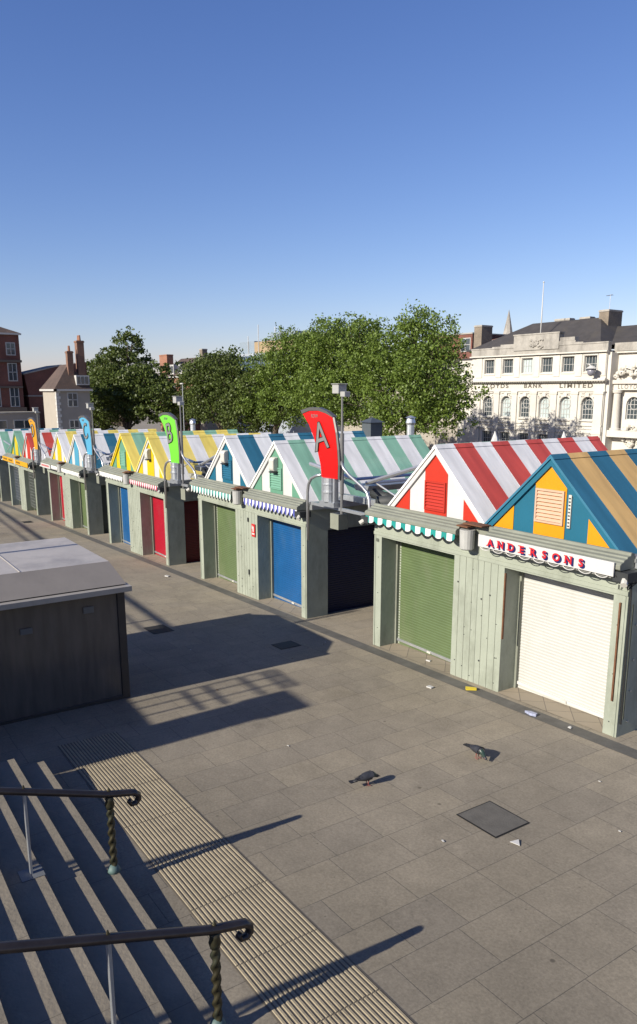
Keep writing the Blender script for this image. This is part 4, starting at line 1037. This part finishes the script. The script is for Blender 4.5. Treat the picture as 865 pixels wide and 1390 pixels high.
tag(an.build('television_aerial', M_galv), 'thin television aerial on the right-hand bank chimney', 'aerial')

def simple_building(label, x0, x1, y0, y1, z0, z1, wall, roofm, name='building', front=(), side=(), roof_h=0, ridge='x', par_kw=None, flat=None):
    """block with hipped or gabled roof; front windows on -Y face as (xa,xb,za,zb), side windows on +X face as (ya,yb,za,zb)"""
    t = thing(name, label, 'building', (0,0,0)); b_ = MB()
    b_.box(x0, x1, y0, y1, z0, z1); b_.build('wall', wall, t)
    if roof_h:
        r = MB(); o_ = .25
        if ridge == 'x': hip(r, x0-o_, x1+o_, y0-o_, y1+o_, z1+.004, z1+roof_h, x0+(y1-y0)*.35, x1-(y1-y0)*.35)
        elif ridge == 'gx': r.prism([(y0-o_,z1+.004),(y1+o_,z1+.004),((y0+y1)/2,z1+roof_h)], 0, x0-o_, x1+o_)
        elif ridge == 'gy': r.prism([(x0-o_,z1+.004),(x1+o_,z1+.004),((x0+x1)/2,z1+roof_h)], 1, y0-o_, y1+o_)
        r.build('roof', roofm, t)
        e = MB(); e.box(x0-.3, x1+.3, y0-.3, y0-.003, z1-.22, z1); e.box(x1+.003, x1+.3, y0-.3, y1+.3, z1-.22, z1-.002); e.build('eaves', M_frm, t)
    else:
        e = MB(); e.box(x0-.1, x1+.1, y0-.1, y1+.1, z1, z1+.18); e.build('coping', flat or M_portd, t)
    for (a, b2, c, d) in front:
        w_ = MB(); w_.box(a-.1, b2+.1, y0-.05, y0-.003, c-.1, d+.1); w_.box((a+b2)/2-.03,(a+b2)/2+.03,y0-.10,y0-.071,c,d); w_.box(a,b2,y0-.10,y0-.071,(c+d)/2-.03,(c+d)/2+.03); wo = w_.build('window', M_frm, t)
        g_ = MB(); g_.box(a, b2, y0-.07, y0-.051, c, d); g_.build('pane', M_glassd, wo)
    for (a, b2, c, d) in side:
        w_ = MB(); w_.box(x1+.003, x1+.05, a-.12, b2+.12, c-.12, d+.12); w_.box(x1+.071,x1+.10,(a+b2)/2-.04,(a+b2)/2+.04,c,d); w_.box(x1+.071,x1+.10,a,b2,(c+d)/2-.04,(c+d)/2+.04); wo = w_.build('window', M_frm, t)
        g_ = MB(); g_.box(x1+.051, x1+.07, a, b2, c, d); g_.build('pane', M_glassd, wo)
    return t
# tall red brick building at the left edge
rb = simple_building('tall dark red brick building with white sash windows at the left picture edge', -122, -108, 12, 25.2, -6, 11.7, M_redb, M_tile, 'brick_building',
    side=[(y, y+.95, z, z+h) for z, h in ((9.0,1.4),(5.7,2.1),(2.4,2.4)) for y in (13.2,15.2,17.2,19.2,21.3,23.6)], roof_h=2.6)
b = MB(); b.box(-107.997, -107.7, 12, 25.3, 8.0, 8.3); b.box(-107.997, -107.8, 12, 25.2, 4.7, 4.95); b.box(-107.997,-107.5,12,25.4,1.6,2.2); b.build('string_course', pm('dark_stone', (.16,.13,.11), .8, .1), rb)
simple_building('pale shop front below the tall red brick building', -107.4, -104.5, 14, 26.2, -6, 1.5, M_render, M_slate, 'shop_building', side=[(15,18,-1.4,.6),(19,22,-1.4,.6),(23,25.4,-1.4,.6)])
gbd = simple_building('dark brick gable building behind the cream house', -116, -108.5, 26.0, 34, -6, 3.6, M_redb, M_tile, 'brick_building')
b = MB(); b.prism([(26.0,3.79),(34,3.79),(34,8.2),(30.6,7.7),(25.6,6.5)], 0, -116, -108.45); b.build('sloping_parapet', M_redb, gbd)
b = MB(); b.prism([(25.5,6.45),(30.6,7.7),(30.6,7.85),(25.5,6.62)], 0, -116.1, -108.4); b.build('coping', M_portd, gbd)
cb_ = simple_building('cream rendered house with quoined corner and tiled hipped roof', -95.8, -90, 24.6, 28.4, -6, 4.55, M_render, M_tile, 'cream_house', side=[(25.9,26.85,2.65,4.05),(25.9,26.85,-.6,1.0)], roof_h=2.8, ridge='x')
b = MB()
for k in range(22):
    wq = .42 if k % 2 else .26; b.box(-89.997, -89.93, 24.6, 24.6+wq, -3+k*.34, -3+k*.34+.30); b.box(-90-wq, -89.93, 24.53, 24.597, -3+k*.34, -3+k*.34+.30)
b.build('quoins', M_white, cb_)
b = MB(); b.box(-91.2,-89.8,26.9,28.4,5.0,6.1); b.build('dormer', M_frm, cb_)
b = MB()
for k in range(3): b.box(-89.795,-89.77,27.0+k*.45,27.34+k*.45,5.15,5.95)
b.build('dormer_pane', M_glassd, cb_)
chimney(cb_, -91.3, -90.6, 26.3, 26.95, 4.6, 8.8, M_chb, 1, M_chb); chimney(cb_, -91.6, -90.7, 27.5, 28.3, 4.6, 10.0, M_chb, 2, M_chb)
# between and behind trees
tr1 = simple_building('red tiled house with dormers seen between the two left trees', -146, -130, 60, 70, -6, 7.0, M_orb, M_tile, 'tiled_house', front=[(-143.5,-142,3.5,5.5),(-139.5,-138,3.5,5.5),(-135.5,-134,3.5,5.5)], roof_h=3.6, ridge='gx')
chimney(tr1, -146.0, -142.3, 60.3, 61.6, 6.5, 11.2, M_orb, 0, M_orb)
for x in (-140.2, -136.4):
    b = MB(); b.box(x-.9, x+.9, 60.3, 63, 7.4, 9.2); b.box(x-.7, x-.08, 60.22, 60.297, 7.7, 8.9, mi=1); b.box(x+.08, x+.7, 60.22, 60.297, 7.7, 8.9, mi=1); b.build('dormer', [M_frm, M_glassd], tr1)
tr2 = simple_building('grey stone house with steep gable and chimney beyond the trees', -133.5, -127, 61, 72, -6, 8.2, M_render, M_slate, 'stone_house', front=[(-131.5,-130.3,5,7)], roof_h=2.7, ridge='gx')
chimney(tr2, -133.4, -132.2, 63, 64, 8, 11.9, M_greyb, 0)
gl = thing('office_block', 'modern block with glass strips and tan top storey above the trees', 'building', (0,0,0))
b = MB(); b.box(-124.5,-105.5,66,84,-6,10.6); b.build('wall', pm('office_panel', (.50,.55,.62), .5, .1, .5), gl)
b = MB(); 
for k in range(26): b.box(-124.3+k*.72, -123.75+k*.72, 65.9, 65.996, 4, 10.2)
b.build('window_strips', pm('blue_glass', (.10,.16,.24), .1, .2, .3, spec=.8), gl)
b = MB(); b.box(-119,-105.7,66.6,80,10.602,12.5); b.build('penthouse', pm('tan_cladding', (.50,.37,.22), .6, .08), gl)
b = MB(); b.box(-113.2,-105.4,66.3,81,12.502,13.6); b.box(-124.4,-119.01,66.6,80,10.602,12.7); b.build('plant_room', pm('grey_blue_cladding', (.36,.44,.52), .4, .1), gl)
for x, zt in ((-117.4,15.3),(-111.8,14.6),(-121,13.6)):
    m_ = MB(); m_.tube([(x,66.5,10.6),(x,66.5,zt)], .07, 6); tag(m_.build('rooftop_mast', M_white), {-117.4:'tallest white mast on the office block roof', -111.8:'right-hand white mast on the office block roof', -121:'short left-hand mast on the office block roof'}[x], 'mast')
bbd = simple_building('red brown brick tower block beside the bank, above the tree', -88.5, -80.2, 80, 90, -6, 12.2, M_redb, M_slate, 'brick_building', front=[(-82.3,-80.6,9.9,11.6)])
obd = simple_building('orange brick building with sloping roof behind the left bank chimney', -77.4, -73.5, 81, 90, -6, 11.2, M_orb, M_orb, 'brick_building', roof_h=1.0, ridge='gx')
simple_building('long plain stone terrace filling the gap behind the trees', -128, -77, 76, 88, -6, 7.5, M_render, M_slate, 'terrace_building', front=[(-126+3.2*k, -124.4+3.2*k, z, z+2) for k in range(15) for z in (0.5, 4.2)], roof_h=2.0, ridge='gx')
simple_building('brick terrace behind the left tree', -160, -128.5, 74, 84, -6, 6.5, M_redb, M_tile, 'terrace_building', front=[(-158+3.2*k, -156.5+3.2*k, z, z+1.9) for k in range(9) for z in (0.2, 3.6)], roof_h=2.4, ridge='gx')
sp = MB(); sp.box(-83.7,-82.1,89.3,90.9,0,12.4); 
for k in range(8):
    a0 = pi/8+k*pi/4; a1 = a0+pi/4; sp.quad((-82.9+.85*cos(a0),90.1+.85*sin(a0),12.3),(-82.9+.85*cos(a1),90.1+.85*sin(a1),12.3),(-82.9,90.1,16.3))
tag(sp.build('church_spire', M_portd), 'slender stone church spire rising behind the bank roof', 'spire')

# street lamps beyond the market
def street_lamp(x, y, zt, label):
    t = thing('street_lamp', label, 'street lamp', (x, y, gz(x,y)), 0, None); h = zt-gz(x,y)
    b = MB(); b.tube([(0,0,0),(0,0,.8),(0,0,.85),(0,0,h)], [.12,.11,.07,.05], 10); b.tube([(0,0,h-.1),(.35,-.2,h+.1),(.8,-.45,h+.05)], .035, 8); b.build('pole', M_galv, t)
    b = MB(); b.ell((.95,-.52,h), (.38,.22,.10), 12, 6); b.build('lamp_head', M_lightbox, t, smooth=True)
street_lamp(-89.9, 40, 5.2, 'tall thin street lamp between the two left trees')
tl = thing('bracket_lamp', 'white bracket lamp with round grey globe on the corner of the bank', 'lamp', (-53.6, YB-.1, 6.6), 0)
b = MB(); b.tube([(-.7,0,.2),(-.4,-.5,.55),(.1,-.9,.55),(.35,-1.0,.3)], .07, 8); b.build('bracket', M_white, tl)
b = MB(); b.ell((.45,-1.0,-.25), (.42,.42,.46), 14, 10); b.build('globe', pm('globe_grey', (.30,.30,.36), .25, .1), tl, smooth=True)
b = MB(); b.tube([(.45,-1.0,.08),(.45,-1.0,.40)], [.62,.15], 14); b.build('shade', M_white, tl)
for x_, y_, z_, lb in ((-24.4, 26, 1.6, 'folded white parasol beyond the red and white roof'), (-20.6, 26, 1.75, 'second folded white parasol nearer the columns of the bank')):
    t_ = thing('folded_parasol', lb, 'parasol', (x_, y_, z_)); b = MB(); b.tube([(0,0,-3),(0,0,1.0)], .03, 6); b.build('pole', M_white, t_)
    b = MB(); b.tube([(0,0,.2),(0,0,.35),(.03,0,.7),(0,0,.98)], [.20,.26,.14,.02], 7); b.build('canopy', M_white, t_)

# ------------------------------------------------------------------ trees
def leaf_mat(name, c):
    m = bpy.data.materials.new(name); m.use_nodes = True; t = m.node_tree; p = t.nodes['Principled BSDF']
    p.inputs['Roughness'].default_value = .5; p.inputs['Specular IOR Level'].default_value = .35
    g_ = t.nodes.new('ShaderNodeNewGeometry'); r = t.nodes.new('ShaderNodeValToRGB')
    r.color_ramp.elements[0].color = (c[0]*.72, c[1]*.75, c[2]*.75, 1); r.color_ramp.elements[1].color = (c[0]*1.25, c[1]*1.2, c[2]*1.15, 1)
    t.links.new(g_.outputs['Random Per Island'], r.inputs[0]); t.links.new(r.outputs[0], p.inputs['Base Color'])
    tl_ = t.nodes.new('ShaderNodeBsdfTranslucent'); t.links.new(r.outputs[0], tl_.inputs[0])
    mx = t.nodes.new('ShaderNodeMixShader'); mx.inputs[0].default_value = .28
    o_ = t.nodes['Material Output']; t.links.new(p.outputs[0], mx.inputs[1]); t.links.new(tl_.outputs[0], mx.inputs[2]); t.links.new(mx.outputs[0], o_.inputs[0])
    return m
M_leafA = leaf_mat('plane_leaves', (.118,.176,.030)); M_leafB = leaf_mat('dark_leaves', (.078,.108,.024)); M_bark = pm('bark', (.12,.095,.07), .9, .3, 6, bump=.4)
def tree(x, y, lobes, label, mat, n=9000, size=.30, trunk=.35, ztr=3.0, seed=1):
    """lobes: (dx, dy, z, rx, rz) clumps of the crown; leaves gather in small sprays through each clump"""
    random.seed(seed); gz0 = gz(x,y); t = thing('tree', label, 'tree', (x, y, gz0))
    tk = MB(); top = max(l[2] for l in lobes)-gz0
    trunkpts = [(0,0,-.3),(.05,0,1),(.12,.1,ztr-gz0*.0),(.2,.1,ztr+1.8),(.1,.0,top*.8)]
    tk.tube(trunkpts, [trunk*1.25,trunk,trunk*.85,trunk*.6,trunk*.2], 10)
    for (dx, dy, z, rx, rz) in lobes:
        b0 = Vector((.12,.1,ztr*random.uniform(.75,1.2))); e = Vector((dx,dy,z-gz0)); md = (b0+e)/2+Vector((0,0,random.uniform(.2,.9)))
        tk.tube([tuple(b0), tuple(md), tuple(e)], [trunk*.42,trunk*.24,.04], 7)
        for k in range(5):
            e2 = e+Vector((random.uniform(-1,1)*rx*.8, random.uniform(-1,1)*rx*.8, random.uniform(-.3,.9)*rz)); tk.tube([tuple(md.lerp(e,.5)), tuple(e2)], [.08,.02], 5)
    tk.build('trunk', M_bark, t, smooth=True)
    V = []; F = []
    tot = sum(l[3]**2*l[4] for l in lobes)**1.0
    for li, (dx, dy, z, rx, rz) in enumerate(lobes):
        cnt = int(n*(rx**2*rz)/tot); per = 22
        for s in range(max(1, cnt//per)):
            while True:
                v = Vector((random.uniform(-1,1), random.uniform(-1,1), random.uniform(-1,1)))
                if .02 < v.length < 1: break
            rad = v.length; v = v.normalized()*(rad**.45)
            # ragged outline
            nz = noise.noise(Vector((v.x*2.3+li*7, v.y*2.3+seed, v.z*2.3)))
            v *= (.93+.42*nz)
            c = Vector((dx+v.x*rx, dy+v.y*rx, z-gz0+v.z*rz)); rs = random.uniform(.28,.62)
            for k in range(per):
                p_ = c+Vector((random.gauss(0,rs*.6), random.gauss(0,rs*.6), random.gauss(0,rs*.42)))
                nrm = Vector((random.gauss(0,1), random.gauss(0,1), random.gauss(.5,1))).normalized()
                u = nrm.orthogonal().normalized(); w_ = nrm.cross(u); a = random.uniform(0, 6.28); u, w_ = u*cos(a)+w_*sin(a), w_*cos(a)-u*sin(a)
                sz = size*random.uniform(.55,1.15); i = len(V)
                V += [p_-u*sz*.5, p_+w_*sz*.36+u*.05*sz, p_+u*sz*.5, p_-w_*sz*.36+u*.05*sz]; F.append((i,i+1,i+2,i+3))
    me = bpy.data.meshes.new('crown'); me.from_pydata([tuple(v) for v in V], [], F); me.materials.append(mat)
    o = bpy.data.objects.new('crown', me); C.objects.link(o); o.parent = t; return t
tree(-84.5, 50, [(-1.5,0,3.5,4.6,3.4),(1.5,1,6.0,4.4,3.2),(5.5,-1,8.6,3.4,2.6),(8,0,8.6,3.2,2.6),(-2,0,7.4,2.6,2.0),(3,0,2.6,4.6,2.6),(-4,1,5.6,2.6,2.0),(6,0,5.0,3.2,3),(3.4,0,11.2,1.3,1.2)], 'broad green plane tree, left one of the big central trees', M_leafA, 46000, .28, .40, 3.2, 11)
tree(-72.0, 50, [(0,0,4.0,4.8,3.6),(0,1,7.8,4.4,3.2),(3,0,10.0,3.6,2.3),(6.5,0,9.4,3.0,2.6),(-3,0,8.0,2.8,2.3),(4,-1,3.6,4.0,3.2),(-1,0,11.0,2.2,1.4),(5,0,6.6,3,2.4),(-4,0,4.2,2.6,2.4)], 'tall green plane tree in the middle, behind the A sign', M_leafA, 46000, .28, .42, 3.2, 12)
tree(-58.6, 50, [(0,0,4.6,4.8,4.0),(-1,1,8.0,4.2,3.0),(2.5,0,9.4,2.9,2.2),(-4,0,6.4,3.4,3),(4.6,-1,5.2,3.6,3.6),(1,0,10.8,1.9,1.3),(6.6,0,4.0,2.4,2.4),(5,0,1.9,3,1.8),(-1,0,2.0,4,2),(5.2,0,8.6,1.8,1.6)], 'tall green plane tree nearest the bank, right one of the central trees', M_leafA, 46000, .28, .45, 3.0, 13)
tree(-96.0, 48, [(0,0,3.0,4.8,3.4),(-1,0,6.4,4.2,3.0),(2.5,0,8.2,2.8,1.9),(-4,0,7.0,2.6,2),(4.8,0,5.4,3.2,3),(-5.5,0,3.2,3.4,3.2),(6,0,2,3.4,2.4),(-9,0,3.5,3.6,3.4),(-8,0,7.0,2.6,2.0),(9,0,4.2,3.2,3.0),(8,0,.8,3.6,2.4),(-12,0,1.6,3.4,3)], 'darker rounded tree between the B sign and the office block', M_leafB, 38000, .36, .40, 3.0, 14)
tree(-121.0, 44, [(-4,0,2.8,5.2,3.6),(1,0,5.0,5.2,3.2),(7,0,3.6,5.2,3.8),(-8,0,6.4,3.4,2.6),(0,0,8.6,4.2,2.6),(2,0,11.6,2.6,2.2),(-5,0,9.4,3.0,2.2),(9,0,6.2,4.4,2.4),(-10,0,2.4,4.4,4.0),(14,0,2.5,4,3.2),(-14,0,3.2,4,4.0),(-12,0,7.0,3.0,2.4),(-16,0,0,4,3.5),(-20,0,3,4.5,4.6),(-17.5,0,7.4,3.2,2.6),(-21,0,-1,4,3)], 'large dark tree with a tall central top beside the brick chimneys', M_leafB, 66000, .46, .50, 3.0, 15)
print('objects', len(bpy.data.objects))
